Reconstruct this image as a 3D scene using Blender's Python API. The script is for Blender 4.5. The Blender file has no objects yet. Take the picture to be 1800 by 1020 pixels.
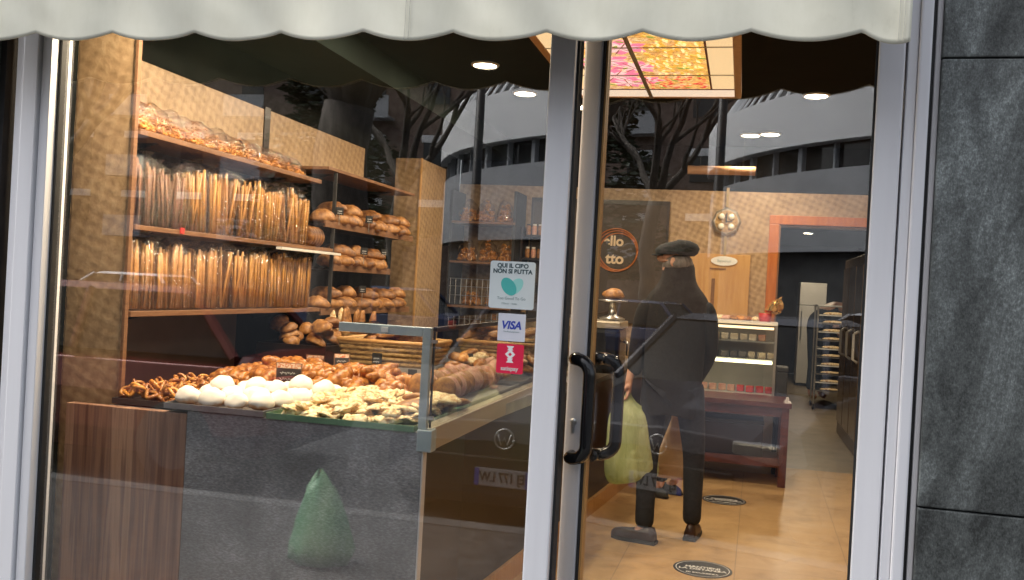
import bpy, bmesh, math, random
from mathutils import Vector, Matrix, noise
R = math.radians
rnd = random.Random(7)
scn = bpy.context.scene
COL = scn.collection

# ------------------------------------------------------------------ camera, world, light
FPX, CAMY, CAMZ = 1650.0, -2.85, 1.45
yaw, pitch, roll = 0.24028, -0.003456, R(3.1)
Fh = Vector((-math.sin(yaw), math.cos(yaw), 0)); R0 = Vector((math.cos(yaw), math.sin(yaw), 0)); ZU = Vector((0, 0, 1))
CF = Fh*math.cos(pitch) + ZU*math.sin(pitch); U0 = ZU*math.cos(pitch) - Fh*math.sin(pitch)
CR = R0*math.cos(roll) + U0*math.sin(roll); CU = -R0*math.sin(roll) + U0*math.cos(roll)
CC = Vector((0, CAMY, CAMZ))
cam = bpy.data.objects.new('camera', bpy.data.cameras.new('camera'))
COL.objects.link(cam)
M = Matrix((CR, CU, -CF)).transposed().to_4x4(); M.translation = CC
cam.matrix_world = M
cam.data.sensor_width = 36; cam.data.lens = 36*FPX/1800
cam.data.clip_start = 0.02; cam.data.clip_end = 800
scn.camera = cam
world = bpy.data.worlds.new("World"); scn.world = world; world.use_nodes = True
wn = world.node_tree.nodes; wl = world.node_tree.links
bg = wn['Background']; sky = wn.new('ShaderNodeTexSky'); sky.sky_type = 'NISHITA'; sky.sun_disc = False
SUN_EL, SUN_AZ = R(55), R(272)      # azimuth clockwise from +Y
sky.sun_elevation = SUN_EL; sky.sun_rotation = SUN_AZ
sky.air_density = 1.0; sky.dust_density = 6.0; sky.ozone_density = 1.0
hs = wn.new('ShaderNodeHueSaturation'); hs.inputs['Saturation'].default_value = 0.36      # overcast: a grey sky
wl.new(sky.outputs[0], hs.inputs['Color']); wl.new(hs.outputs[0], bg.inputs[0]); bg.inputs[1].default_value = 0.15
sun = bpy.data.objects.new('sun', bpy.data.lights.new('sun', 'SUN')); COL.objects.link(sun)
sun.data.energy = 1.5; sun.data.angle = R(45); sun.data.color = (1, 0.97, 0.93)
sd = Vector((math.sin(SUN_AZ)*math.cos(SUN_EL), math.cos(SUN_AZ)*math.cos(SUN_EL), math.sin(SUN_EL)))
sun.rotation_euler = sd.to_track_quat('Z', 'Y').to_euler()
scn.view_settings.view_transform = 'Standard'; scn.view_settings.look = 'None'
scn.view_settings.exposure = 1.3; scn.view_settings.gamma = 1
scn.render.engine = 'CYCLES'
cy = scn.cycles; cy.use_denoising = True; cy.max_bounces = 8; cy.transparent_max_bounces = 24
cy.diffuse_bounces = 4; cy.glossy_bounces = 4; cy.caustics_reflective = False; cy.caustics_refractive = False
cy.sample_clamp_indirect = 6

def at(px, py, **k):
    """the world point on a plane of known real depth that the photograph shows at px,py (used for measuring)"""
    d = CF*FPX + CR*(px-900) + CU*(510-py)
    (n, v), = k.items(); i = 'xyz'.index(n)
    return CC + d*((v-CC[i])/d[i])

# ------------------------------------------------------------------ materials
def new_mat(name):
    m = bpy.data.materials.new(name); m.use_nodes = True
    return m, m.node_tree.nodes, m.node_tree.links, m.node_tree.nodes['Principled BSDF']
def coords(n, l, scale=(1, 1, 1), rot=(0, 0, 0)):
    tc = n.new('ShaderNodeTexCoord'); mp = n.new('ShaderNodeMapping')
    mp.inputs['Scale'].default_value = scale; mp.inputs['Rotation'].default_value = rot
    l.new(tc.outputs['Object'], mp.inputs[0]); return mp.outputs[0]
def coords_rs(n, l, rot, scale):
    c1 = coords(n, l, (1, 1, 1), rot); mp = n.new('ShaderNodeMapping'); mp.inputs['Scale'].default_value = scale
    l.new(c1, mp.inputs[0]); return mp.outputs[0]
def ramp(n, l, src, stops):
    r = n.new('ShaderNodeValToRGB'); l.new(src, r.inputs[0]); e = r.color_ramp.elements
    while len(e) < len(stops): e.new(0.5)
    for i, (p, c) in enumerate(stops): e[i].position = p; e[i].color = (*c, 1)
    return r.outputs[0]
def nz(n, l, co, scale, detail=4, rough=.55, dist=0):
    t = n.new('ShaderNodeTexNoise'); t.inputs['Scale'].default_value = scale; t.inputs['Detail'].default_value = detail
    t.inputs['Roughness'].default_value = rough; t.inputs['Distortion'].default_value = dist
    l.new(co, t.inputs['Vector']); return t.outputs['Fac']
def bumpit(n, l, b, h, s, d=.01):
    q = n.new('ShaderNodeBump'); q.inputs['Strength'].default_value = s; q.inputs['Distance'].default_value = d
    l.new(h, q.inputs['Height']); l.new(q.outputs[0], b.inputs['Normal'])
def NM(name, c1, c2, scale=8, rough=.5, metal=0, bump=.2, stretch=(1, 1, 1), detail=5, lo=.35, hi=.65, bd=.005, spec=.5, dist=0, rot=(0, 0, 0), c3=None):
    m, n, l, b = new_mat(name); co = coords(n, l, stretch, rot); f = nz(n, l, co, scale, detail, dist=dist)
    st = [(lo, c1), (hi, c2)] + ([(min(1, hi+.12), c3)] if c3 else [])
    l.new(ramp(n, l, f, st), b.inputs['Base Color'])
    b.inputs['Roughness'].default_value = rough; b.inputs['Metallic'].default_value = metal
    b.inputs['Specular IOR Level'].default_value = spec
    if bump: bumpit(n, l, b, f, bump, bd)
    return m
def EM(name, col, s):
    m, n, l, b = new_mat(name); b.inputs['Base Color'].default_value = (*col, 1)
    b.inputs['Emission Color'].default_value = (*col, 1); b.inputs['Emission Strength'].default_value = s; return m
def mth(n, l, op, a, b=None):
    t = n.new('ShaderNodeMath'); t.operation = op
    for i, v in enumerate((a, b)):
        if v is None: continue
        if isinstance(v, (int, float)): t.inputs[i].default_value = v
        else: l.new(v, t.inputs[i])
    return t.outputs[0]
def glassmat(name, f0, tint=(1, 1, 1), rough=0.0, wrinkle=0):
    m, n, l, b = new_mat(name); n.remove(b); out = n['Material Output']
    g = n.new('ShaderNodeNewGeometry'); dp = n.new('ShaderNodeVectorMath'); dp.operation = 'DOT_PRODUCT'
    l.new(g.outputs['Normal'], dp.inputs[0]); l.new(g.outputs['Incoming'], dp.inputs[1])
    c = mth(n, l, 'ABSOLUTE', dp.outputs['Value']); p = mth(n, l, 'POWER', mth(n, l, 'SUBTRACT', 1.0, c), 5.0)
    fac = mth(n, l, 'ADD', mth(n, l, 'MULTIPLY', p, 1-f0), f0)
    t = n.new('ShaderNodeBsdfTransparent'); t.inputs[0].default_value = (*tint, 1)
    gl = n.new('ShaderNodeBsdfGlossy'); gl.inputs['Roughness'].default_value = rough
    if wrinkle:
        co = coords(n, l); q = n.new('ShaderNodeBump'); q.inputs['Strength'].default_value = 1; q.inputs['Distance'].default_value = wrinkle
        l.new(nz(n, l, co, 30, 3, dist=1.5), q.inputs['Height']); l.new(q.outputs[0], gl.inputs['Normal'])
    mx = n.new('ShaderNodeMixShader'); l.new(fac, mx.inputs[0]); l.new(t.outputs[0], mx.inputs[1]); l.new(gl.outputs[0], mx.inputs[2])
    l.new(mx.outputs[0], out.inputs[0]); return m

MT = {}
MT['glass'] = glassmat('window_glass', .122, (.97, .98, .98))
MT['thin'] = glassmat('case_glass', .045, (.97, .99, .98))
MT['cello'] = glassmat('cellophane', .10, (.96, .94, .92), .10, .02)
MT['alu'] = NM('anodised_aluminium', (.80, .80, .83), (.86, .86, .89), 3, .42, .03, .02, (4, 4, .25))
MT['alu_dk'] = NM('aluminium_shade', (.52, .51, .52), (.60, .59, .60), 3, .4, .08, .02, (4, 4, .25))  # darker aluminium: recess shade of the lock stile put into the colour
MT['steel'] = NM('steel', (.5, .5, .5), (.62, .62, .6), 6, .3, .9, .02)
MT['case_alu'] = NM('case_aluminium', (.38, .46, .50), (.48, .56, .60), 6, .35, .4, .02)
MT['rail'] = NM('case_rail_metal', (.42, .36, .28), (.52, .46, .38), 4, .32, .6, .02, (1, .2, 1))
MT['rubber'] = NM('black_rubber', (.012, .012, .013), (.02, .02, .02), 20, .6)
MT['blackgloss'] = NM('black_gloss_plastic', (.006, .006, .007), (.010, .010, .011), 10, .12, 0, 0)
MT['blackwall'] = NM('dark_painted_wall', (.005, .006, .0055), (.009, .010, .009), 5, .9, 0, .05, spec=.08)
MT['ceil'] = NM('dark_ceiling_paint', (.006, .005, .004), (.009, .0075, .006), 5, .9, 0, .05, spec=.08)
MT['soffit'] = NM('green_grey_soffit_paint', (.010, .015, .013), (.014, .02, .017), 4, .9, 0, .05, spec=.1)
MT['dkwood'] = NM('dark_counter_laminate', (.010, .0045, .003), (.016, .007, .0045), 6, .35, 0, .05, (1, 1, .2))
MT['shelfwood'] = NM('shelf_board_wood', (.16, .075, .035), (.24, .12, .06), 12, .45, 0, .1, (6, .6, 6))
MT['redwood'] = NM('red_brown_wood', (.075, .018, .012), (.12, .03, .018), 10, .3, 0, .1, (1, 4, 4))
MT['orangewood'] = NM('orange_stained_wood', (.40, .11, .022), (.50, .16, .035), 8, .4, 0, .08, (4, 4, .5))
MT['pinewood'] = NM('pine_board', (.46, .24, .08), (.56, .32, .12), 8, .45, 0, .08, (4, 4, .4))
MT['wicker'] = NM('wicker', (.22, .12, .04), (.5, .32, .13), 40, .6, 0, .8, (1, 1, 2))
MT['crust'] = NM('bread_crust', (.19, .07, .018), (.44, .21, .06), 38, .5, 0, .7, c3=(.58, .36, .16))
MT['crust_dk'] = NM('dark_bread_crust', (.11, .04, .012), (.32, .135, .035), 34, .5, 0, .7, c3=(.50, .29, .13))
MT['crois'] = NM('croissant_crust', (.19, .055, .010), (.50, .21, .045), 46, .32, 0, .6, c3=(.72, .42, .15))
MT['flatb'] = NM('flatbread_crust', (.46, .22, .07), (.82, .62, .34), 52, .6, 0, .8, lo=.36, hi=.5, c3=(.86, .72, .48), bd=.008)
MT['snack'] = NM('fried_snack', (.46, .16, .02), (.78, .37, .08), 30, .35, 0, .4)
MT['snack_dk'] = NM('brown_snack', (.22, .06, .015), (.5, .24, .06), 30, .35, 0, .4)
MT['stick'] = NM('breadstick_crust', (.34, .15, .04), (.56, .29, .09), 60, .5, 0, .3, (1, 1, .3))
MT['stick_o'] = NM('golden_breadstick_crust', (.40, .17, .022), (.62, .32, .055), 60, .5, 0, .3, (1, 1, .3))
MT['stick_dk'] = NM('dark_breadstick_crust', (.13, .05, .022), (.26, .11, .05), 60, .5, 0, .3, (1, 1, .3))
MT['ham'] = NM('pink_filled_roll', (.50, .22, .17), (.66, .40, .26), 25, .45, 0, .3)
MT['card'] = NM('chalk_card', (.012, .013, .015), (.02, .022, .025), 20, .5)
MT['chalk'] = NM('chalk_white', (.6, .6, .6), (.75, .75, .75), 20, .8)
MT['cardtop'] = NM('card_picture_strip', (.55, .18, .08), (.75, .6, .45), 120, .5, 0, 0, lo=.45, hi=.55)
MT['tray'] = NM('steel_tray', (.32, .32, .34), (.42, .42, .44), 10, .3, .7, .02)
MT['greenedge'] = NM('green_glass_edge', (.10, .20, .13), (.16, .28, .18), 8, .2)
MT['white'] = NM('white_enamel', (.72, .71, .68), (.78, .77, .74), 4, .35, 0, .02)
MT['skin'] = NM('skin', (.52, .28, .19), (.60, .34, .24), 20, .5, 0, .1)
MT['coat'] = NM('dark_coat_wool', (.007, .0055, .0052), (.012, .0095, .009), 60, .9, 0, .5)
MT['trous'] = NM('dark_trouser_cloth', (.010, .011, .016), (.018, .019, .025), 50, .9, 0, .4)
MT['shoe'] = NM('brown_leather', (.022, .008, .005), (.04, .015, .009), 20, .4, 0, .2)
MT['cap'] = NM('dark_cap_wool', (.016, .019, .024), (.026, .03, .036), 70, .9, 0, .5)
MT['hair'] = NM('grey_hair', (.10, .09, .085), (.2, .18, .17), 60, .7, 0, .5, (1, 1, .2))
MT['paper'] = NM('brown_paper', (.62, .38, .20), (.70, .46, .26), 12, .7, 0, .5)
MT['navy'] = NM('navy_work_cloth', (.025, .038, .06), (.045, .06, .09), 30, .9, 0, .3)
MT['red'] = NM('red_plastic', (.5, .03, .03), (.6, .05, .04), 10, .4)
MT['asphalt'] = NM('asphalt', (.025, .025, .026), (.042, .042, .043), 40, .85, 0, .5)
MT['pave'] = NM('pavement_stone', (.032, .031, .03), (.06, .058, .056), 9, .8, 0, .3)
MT['kerb'] = NM('kerb_stone', (.07, .07, .07), (.10, .10, .10), 12, .8, 0, .3)
MT['tyre'] = NM('tyre_rubber', (.015, .015, .015), (.025, .025, .025), 20, .8)
MT['carglass'] = NM('car_window_glass', (.012, .014, .017), (.016, .018, .02), 3, .15, 0, 0, spec=.07)
MT['bark'] = NM('bark', (.05, .042, .035), (.11, .095, .08), 12, .9, 0, .8, (1, 1, .3))
MT['bldwhite'] = NM('white_band_render', (.80, .82, .84), (.84, .86, .88), 1.2, .8, 0, .05)
MT['bldgrey'] = NM('grey_render', (.34, .36, .39), (.42, .44, .47), 1.0, .8, 0, .05)
MT['blddark'] = NM('dark_facade', (.06, .065, .07), (.10, .105, .11), 2, .7, 0, .1)
MT['bldbrick'] = NM('brown_facade', (.15, .10, .08), (.24, .18, .15), 3, .8, 0, .1)
MT['pane'] = NM('far_window_pane', (.02, .025, .03), (.05, .055, .06), .8, .08, 0, 0)
MT['lampblack'] = NM('black_lamp_paint', (.01, .012, .015), (.018, .02, .023), 8, .4)
MT['evergreen'] = NM('evergreen_leaf', (.015, .03, .015), (.035, .06, .03), 6, .6, 0, .1)
def flat(name, c, rough=.5, metal=0): return NM(name, c, tuple(min(1, x*1.06+.002) for x in c), 9, rough, metal, 0)

# wallpaper: staggered shell-like motif printed and embossed
m, n, l, b = new_mat('embossed_wallpaper'); co = coords(n, l)
sx = n.new('ShaderNodeSeparateXYZ'); l.new(co, sx.inputs[0])
u = mth(n, l, 'ADD', sx.outputs[0], sx.outputs[1])
k = math.pi/.042
s1 = mth(n, l, 'SINE', mth(n, l, 'MULTIPLY', mth(n, l, 'ADD', u, mth(n, l, 'MULTIPLY', sx.outputs[2], .55)), k))
s2 = mth(n, l, 'SINE', mth(n, l, 'MULTIPLY', mth(n, l, 'SUBTRACT', mth(n, l, 'MULTIPLY', u, .35), sx.outputs[2]), k*1.05))
pat = mth(n, l, 'MULTIPLY', s1, s2)
f = mth(n, l, 'ADD', mth(n, l, 'MULTIPLY', pat, .10), mth(n, l, 'ADD', mth(n, l, 'MULTIPLY', nz(n, l, co, 45, 4), .45), mth(n, l, 'MULTIPLY', nz(n, l, co, 7, 3), .40)))
l.new(ramp(n, l, f, [(.28, (.27, .17, .09)), (.43, (.37, .245, .135)), (.58, (.46, .32, .185))]), b.inputs['Base Color'])
b.inputs['Roughness'].default_value = .42; bumpit(n, l, b, f, .5, .006); MT['wallpaper'] = m

# striped wood laminate
m, n, l, b = new_mat('striped_wood_laminate')
co = coords(n, l, (1, 1, .04)); a = nz(n, l, co, 13, 3, .55); c = nz(n, l, coords(n, l, (1, 1, .03), (0, R(1.2), 0)), 110, 3, .6)
f = mth(n, l, 'ADD', mth(n, l, 'MULTIPLY', a, .86), mth(n, l, 'MULTIPLY', c, .14))
l.new(ramp(n, l, f, [(.36, (.15, .07, .05)), (.45, (.34, .18, .115)), (.50, (.20, .105, .08)), (.56, (.46, .27, .18)), (.62, (.34, .19, .12))]), b.inputs['Base Color'])
b.inputs['Roughness'].default_value = .4; MT['stripewood'] = m
# dark slate-look laminate of the counter front
m, n, l, b = new_mat('slate_laminate'); co = coords(n, l)
f = mth(n, l, 'ADD', mth(n, l, 'MULTIPLY', nz(n, l, co, 3.2, 6, .6, .4), .55), mth(n, l, 'MULTIPLY', nz(n, l, coords(n, l, (.6, 1, 1.6)), 130, 4), .45))
l.new(ramp(n, l, f, [(.36, (.11, .11, .116)), (.48, (.18, .18, .19)), (.56, (.26, .26, .275)), (.66, (.42, .42, .435))]), b.inputs['Base Color'])
b.inputs['Roughness'].default_value = .5; bumpit(n, l, b, f, .25, .003); MT['slate'] = m
# exterior grey stone cladding with slanting veins
m, n, l, b = new_mat('grey_quartzite'); co = coords_rs(n, l, (0, R(-14), 0), (2.2, 2.2, .8))
big = nz(n, l, co, 3.4, 9, .7, 1.0); veil = nz(n, l, coords_rs(n, l, (0, R(-10), 0), (1, 1, .30)), 4.4, 4, .55, .5); fine = nz(n, l, coords(n, l), 95, 5, .7); sp = nz(n, l, coords(n, l, (1, 1, .5)), 260, 2, .6)
f = mth(n, l, 'ADD', mth(n, l, 'ADD', mth(n, l, 'MULTIPLY', big, .34), mth(n, l, 'MULTIPLY', veil, .30)), mth(n, l, 'ADD', mth(n, l, 'MULTIPLY', fine, .20), mth(n, l, 'MULTIPLY', sp, .16)))
l.new(ramp(n, l, f, [(.40, (.025, .027, .026)), (.45, (.060, .066, .064)), (.49, (.095, .104, .101)), (.53, (.145, .16, .157)), (.57, (.24, .268, .262)), (.62, (.44, .48, .47))]), b.inputs['Base Color'])
b.inputs['Roughness'].default_value = .55; bumpit(n, l, b, f, .6, .006); MT['stone'] = m
# awning canvas
m, n, l, b = new_mat('cream_canvas'); co = coords(n, l)
f = mth(n, l, 'ADD', mth(n, l, 'MULTIPLY', nz(n, l, co, 3, 6, .65, .6), .6), mth(n, l, 'MULTIPLY', nz(n, l, coords(n, l, (1, 1, .3)), 24, 5, .7), .4))
l.new(ramp(n, l, f, [(.28, (.62, .61, .49)), (.40, (.76, .75, .62)), (.55, (.81, .80, .67)), (.75, (.84, .83, .71))]), b.inputs['Base Color'])
b.inputs['Roughness'].default_value = .9; bumpit(n, l, b, nz(n, l, co, 3, 3, .5, .5), .22, .010); MT['canvas'] = m
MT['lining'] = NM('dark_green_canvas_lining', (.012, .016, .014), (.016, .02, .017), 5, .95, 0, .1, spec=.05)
# floor tiles, warm, polished, thin joints
m, n, l, b = new_mat('tan_floor_tiles'); co = coords(n, l, (1, 1, 1), (0, 0, R(1)))
br = n.new('ShaderNodeTexBrick'); br.offset = 0; br.inputs['Scale'].default_value = 1; br.inputs['Brick Width'].default_value = .6; br.inputs['Row Height'].default_value = .6
br.inputs['Mortar Size'].default_value = .003; br.inputs['Color1'].default_value = (.47, .295, .135, 1); br.inputs['Color2'].default_value = (.50, .32, .15, 1); br.inputs['Mortar'].default_value = (.33, .21, .105, 1)
l.new(co, br.inputs['Vector']); mx = n.new('ShaderNodeMixRGB'); mx.blend_type = 'MULTIPLY'; mx.inputs[0].default_value = 1
l.new(br.outputs[0], mx.inputs[1]); l.new(ramp(n, l, nz(n, l, co, 4, 7, .65, .8), [(.3, (.66, .63, .58)), (.45, (.9, .88, .86)), (.6, (1, 1, 1))]), mx.inputs[2])
l.new(mx.outputs[0], b.inputs['Base Color'])
l.new(mth(n, l, 'ADD', mth(n, l, 'MULTIPLY', nz(n, l, co, 6, 4), .25), .28), b.inputs['Roughness']); bumpit(n, l, b, nz(n, l, co, 9, 3), .12, .004); MT['floor'] = m
MT['kfloor'] = NM('grey_kitchen_tiles', (.20, .16, .11), (.28, .22, .15), 4, .35)
# floured loaves: white on top, baked rim below
m, n, l, b = new_mat('floured_loaf'); co = coords(n, l); sx = n.new('ShaderNodeSeparateXYZ'); l.new(co, sx.inputs[0])
f = mth(n, l, 'ADD', mth(n, l, 'MULTIPLY', sx.outputs[2], 14.0), mth(n, l, 'MULTIPLY', nz(n, l, co, 26, 4), .7))
l.new(ramp(n, l, f, [(.40, (.50, .25, .11)), (.55, (.68, .45, .27)), (.68, (.86, .80, .71))]), b.inputs['Base Color']); b.inputs['Roughness'].default_value = .85
bumpit(n, l, b, nz(n, l, co, 40, 4), .3, .004); MT['floured'] = m
# backlit painted ceiling glass: generic wheat and blossom colours
m, n, l, b = new_mat('backlit_painted_glass'); co = coords(n, l)
v = n.new('ShaderNodeTexVoronoi'); v.inputs['Scale'].default_value = 26; l.new(co, v.inputs['Vector'])
sxa = n.new('ShaderNodeSeparateXYZ'); l.new(co, sxa.inputs[0])
base = ramp(n, l, mth(n, l, 'ADD', mth(n, l, 'MULTIPLY', sxa.outputs[0], .22), nz(n, l, coords(n, l, (1, 1.6, 1), (0, 0, R(25))), 3.6, 4, .6, 1.6)), [(.36, (.98, .80, .56)), (.45, (.98, .86, .60)), (.52, (.90, .62, .22)), (.60, (.95, .74, .30)), (.70, (.80, .58, .16))])
det = ramp(n, l, nz(n, l, coords(n, l, (1, 4, 1), (0, 0, R(35))), 26, 5, .7, 2.0), [(.40, (.16, .03, .02)), (.48, (.80, .6, .4)), (.6, (1, 1, .9))])
mx = n.new('ShaderNodeMixRGB'); mx.blend_type = 'MULTIPLY'; mx.inputs[0].default_value = .85; l.new(base, mx.inputs[1]); l.new(det, mx.inputs[2])
mx2 = n.new('ShaderNodeMixRGB'); mx2.blend_type = 'MULTIPLY'; mx2.inputs[0].default_value = .6; l.new(mx.outputs[0], mx2.inputs[1])
l.new(ramp(n, l, v.outputs['Distance'], [(.2, (1, .95, .8)), (.8, (.95, .6, .4))]), mx2.inputs[2])
l.new(mx2.outputs[0], b.inputs['Base Color']); l.new(mx2.outputs[0], b.inputs['Emission Color']); b.inputs['Emission Strength'].default_value = .55
b.inputs['Roughness'].default_value = .15; MT['artglass'] = m
MT['creamglass'] = EM('backlit_cream_glass', (.95, .70, .38), .42)
MT['paleglass'] = EM('backlit_pale_glass', (.92, .76, .60), .42)
MT['bag'] = None
m, n, l, b = new_mat('green_plastic_film'); co = coords(n, l)
f = nz(n, l, coords(n, l, (1, 1, .25)), 22, 4, .6, .8)
l.new(ramp(n, l, f, [(.35, (.52, .58, .28)), (.6, (.74, .80, .46))]), b.inputs['Base Color']); b.inputs['Roughness'].default_value = .35
tl = n.new('ShaderNodeBsdfTranslucent'); tl.inputs[0].default_value = (.5, .58, .2, 1); tp = n.new('ShaderNodeBsdfTransparent'); tp.inputs[0].default_value = (.75, .85, .5, 1)
m1 = n.new('ShaderNodeMixShader'); m1.inputs[0].default_value = .3; l.new(b.outputs[0], m1.inputs[1]); l.new(tl.outputs[0], m1.inputs[2])
m2 = n.new('ShaderNodeMixShader'); m2.inputs[0].default_value = .24; l.new(m1.outputs[0], m2.inputs[1]); l.new(tp.outputs[0], m2.inputs[2])
l.new(m2.outputs[0], n['Material Output'].inputs[0]); bumpit(n, l, b, f, .8, .02); MT['bag'] = m
MT['lampon'] = EM('lit_lamp_face', (1, .86, .62), 14)

# ------------------------------------------------------------------ mesh helpers
class MB:
    def __init__(s): s.v = []; s.f = []
    def add(s, v, f, M=None):
        o = len(s.v); s.v += [tuple(M @ Vector(p)) if M else tuple(p) for p in v]; s.f += [tuple(i+o for i in q) for q in f]; return s
    def box(s, x0, x1, y0, y1, z0, z1, M=None):
        v = [(x, y, z) for x in (x0, x1) for y in (y0, y1) for z in (z0, z1)]
        return s.add(v, [(0, 1, 3, 2), (4, 6, 7, 5), (0, 4, 5, 1), (2, 3, 7, 6), (0, 2, 6, 4), (1, 5, 7, 3)], M)
    def tube(s, pts, rad, seg=8, cap=True, flat=1.0):
        pts = [Vector(p) for p in pts]; rad = rad if isinstance(rad, (list, tuple)) else [rad]*len(pts)
        o = len(s.v); up = None
        for i, p in enumerate(pts):
            d = (pts[min(i+1, len(pts)-1)]-pts[max(i-1, 0)]).normalized()
            if up is None: up = Vector((0, 0, 1)) if abs(d.z) < .9 else Vector((0, 1, 0))
            a = d.cross(up)
            if a.length < 1e-4: a = d.cross(Vector((1, .1, 0)))
            a.normalize(); bb = a.cross(d).normalized(); up = bb
            for j in range(seg):
                t = 2*math.pi*j/seg; s.v.append(tuple(p+a*math.cos(t)*rad[i]+bb*math.sin(t)*rad[i]*flat))
        for i in range(len(pts)-1):
            for j in range(seg):
                k = (j+1) % seg; s.f.append((o+i*seg+j, o+i*seg+k, o+(i+1)*seg+k, o+(i+1)*seg+j))
        if cap:
            s.f.append(tuple(o+j for j in reversed(range(seg)))); q = o+(len(pts)-1)*seg; s.f.append(tuple(q+j for j in range(seg)))
        return s
    def lathe(s, prof, seg=24, M=None, caps=True):
        v = []; f = []
        for r, z in prof:
            for j in range(seg): t = 2*math.pi*j/seg; v.append((r*math.cos(t), r*math.sin(t), z))
        for i in range(len(prof)-1):
            for j in range(seg):
                k = (j+1) % seg; f.append((i*seg+j, i*seg+k, (i+1)*seg+k, (i+1)*seg+j))
        if caps: f.append(tuple(reversed(range(seg)))); q = (len(prof)-1)*seg; f.append(tuple(q+j for j in range(seg)))
        return s.add(v, f, M)
    def prism(s, poly, z0, z1, M=None):
        k = len(poly); v = [(x, y, z0) for x, y in poly]+[(x, y, z1) for x, y in poly]
        return s.add(v, [tuple(reversed(range(k))), tuple(range(k, 2*k))]+[(i, (i+1) % k, k+(i+1) % k, k+i) for i in range(k)], M)
    def mesh(s, name, mat, smooth=False, bevel=0, fixn=True):
        me = bpy.data.meshes.new(name); me.from_pydata(s.v, [], s.f); me.update()
        if fixn or bevel:
            b = bmesh.new(); b.from_mesh(me)
            if fixn: bmesh.ops.recalc_face_normals(b, faces=b.faces)
            if bevel: bmesh.ops.bevel(b, geom=[e for e in b.edges if len(e.link_faces) == 2 and e.calc_face_angle(0) > .6], offset=bevel, segments=2, profile=.6, affect='EDGES', clamp_overlap=True)
            b.to_mesh(me); b.free()
        for p in me.polygons: p.use_smooth = smooth
        me.materials.append(MT[mat] if isinstance(mat, str) else mat); return me
    def build(s, name, mat, parent=None, smooth=False, bevel=0, **k):
        return link(name, s.mesh(name, mat, smooth, bevel), parent, **k)
def link(name, me, parent=None, label=None, cat=None, group=None, kind=None, loc=None, rot=None):
    o = bpy.data.objects.new(name, me); COL.objects.link(o)
    if parent: o.parent = parent
    if loc: o.location = loc
    if rot: o.rotation_euler = rot
    for k, v in (('label', label), ('category', cat), ('group', group), ('kind', kind)):
        if v: o[k] = v
    return o
def thing(name, label, cat, loc=(0, 0, 0), rz=0, group=None):
    return link(name, None, None, label, cat, group, None, loc, (0, 0, rz))
def struct(name, mb, mat, **k): return mb.build(name, mat, kind='structure', **k)
def dup(root, loc, rot=None, label=None, scale=None, group=None):
    r = root.copy(); COL.objects.link(r); r.location = loc
    if rot is not None: r.rotation_euler = rot
    if label: r['label'] = label
    if group: r['group'] = group
    if scale is not None: r.scale = scale if isinstance(scale, tuple) else (scale,)*3
    for ch in list(root.children):
        c = ch.copy(); COL.objects.link(c); c.parent = r
        for g in list(ch.children):
            d = g.copy(); COL.objects.link(d); d.parent = c
    return r
def text(body, size, mat, parent, M, name='lettering', depth=.0004, align='CENTER', bold=0, sx=1, space=1):
    cu = bpy.data.curves.new('t', 'FONT'); cu.body = body; cu.size = size; cu.align_x = align; cu.align_y = 'CENTER'; cu.extrude = depth; cu.offset = bold; cu.space_line = space
    o = bpy.data.objects.new('t', cu); COL.objects.link(o)
    dg = bpy.context.evaluated_depsgraph_get(); me = bpy.data.meshes.new_from_object(o.evaluated_get(dg))
    bpy.data.objects.remove(o); bpy.data.curves.remove(cu)
    me.transform(M @ Matrix.Diagonal((sx, 1, 1, 1))); me.materials.clear(); me.materials.append(MT[mat] if isinstance(mat, str) else mat)
    return link(name, me, parent)
FRONT = Matrix.Rotation(R(90), 4, 'X')      # text facing -Y
def T(x, y, z): return Matrix.Translation((x, y, z))
def skin(name, verts, edges, rads, mat, parent=None, sub=2, root=0):
    me = bpy.data.meshes.new(name); me.from_pydata(verts, edges, []); o = bpy.data.objects.new(name, me); COL.objects.link(o)
    md = o.modifiers.new('s', 'SKIN'); md.use_smooth_shade = True
    for i, r in enumerate(rads):
        q = me.skin_vertices[0].data[i]; q.radius = r if isinstance(r, tuple) else (r, r); q.use_root = (i == root)
    sb = o.modifiers.new('b', 'SUBSURF'); sb.levels = sub; sb.render_levels = sub
    dg = bpy.context.evaluated_depsgraph_get(); m2 = bpy.data.meshes.new_from_object(o.evaluated_get(dg)); bpy.data.objects.remove(o)
    m2.name = name; m2.materials.clear(); m2.materials.append(MT[mat])
    for p in m2.polygons: p.use_smooth = True; p.material_index = 0
    return link(name, m2, parent)

# ------------------------------------------------------------------ ground and shell
struct('pavement', MB().box(-30, 30, -2.6, -.02, -.35, -.02), 'pave')
struct('kerb', MB().box(-30, 30, -2.75, -2.602, -.35, -.016), 'kerb')
struct('road', MB().box(-60, 60, -19, -2.752, -.4, -.17), 'asphalt')
struct('ground', MB().box(-300, 300, -300, 60, -.6, -.402), 'pave')
struct('opposite_pavement', MB().box(-60, 60, -24, -19.002, -.4, -.03), 'pave')
struct('shop_floor', MB().box(-2.9, 1.6, -.018, 5.7, -.2, 0), 'floor')
struct('kitchen_floor', MB().box(-.3, 2.2, 5.702, 17, -.2, -.001), 'kfloor')
struct('left_shop_wall', MB().box(-2.95, -2.662, .02, 5.7, 0, 3.0), 'blackwall')
struct('right_shop_wall', MB().box(1.4, 1.6, .02, 5.7, 0, 3.0), 'wallpaper')
struct('ceiling', MB().box(-2.66, 1.4, .02, 5.86, 2.8, 3.0), 'ceil')
struct('kitchen_ceiling', MB().box(-.3, 2.2, 5.86, 17, 2.6, 2.8), 'ceil')
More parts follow.
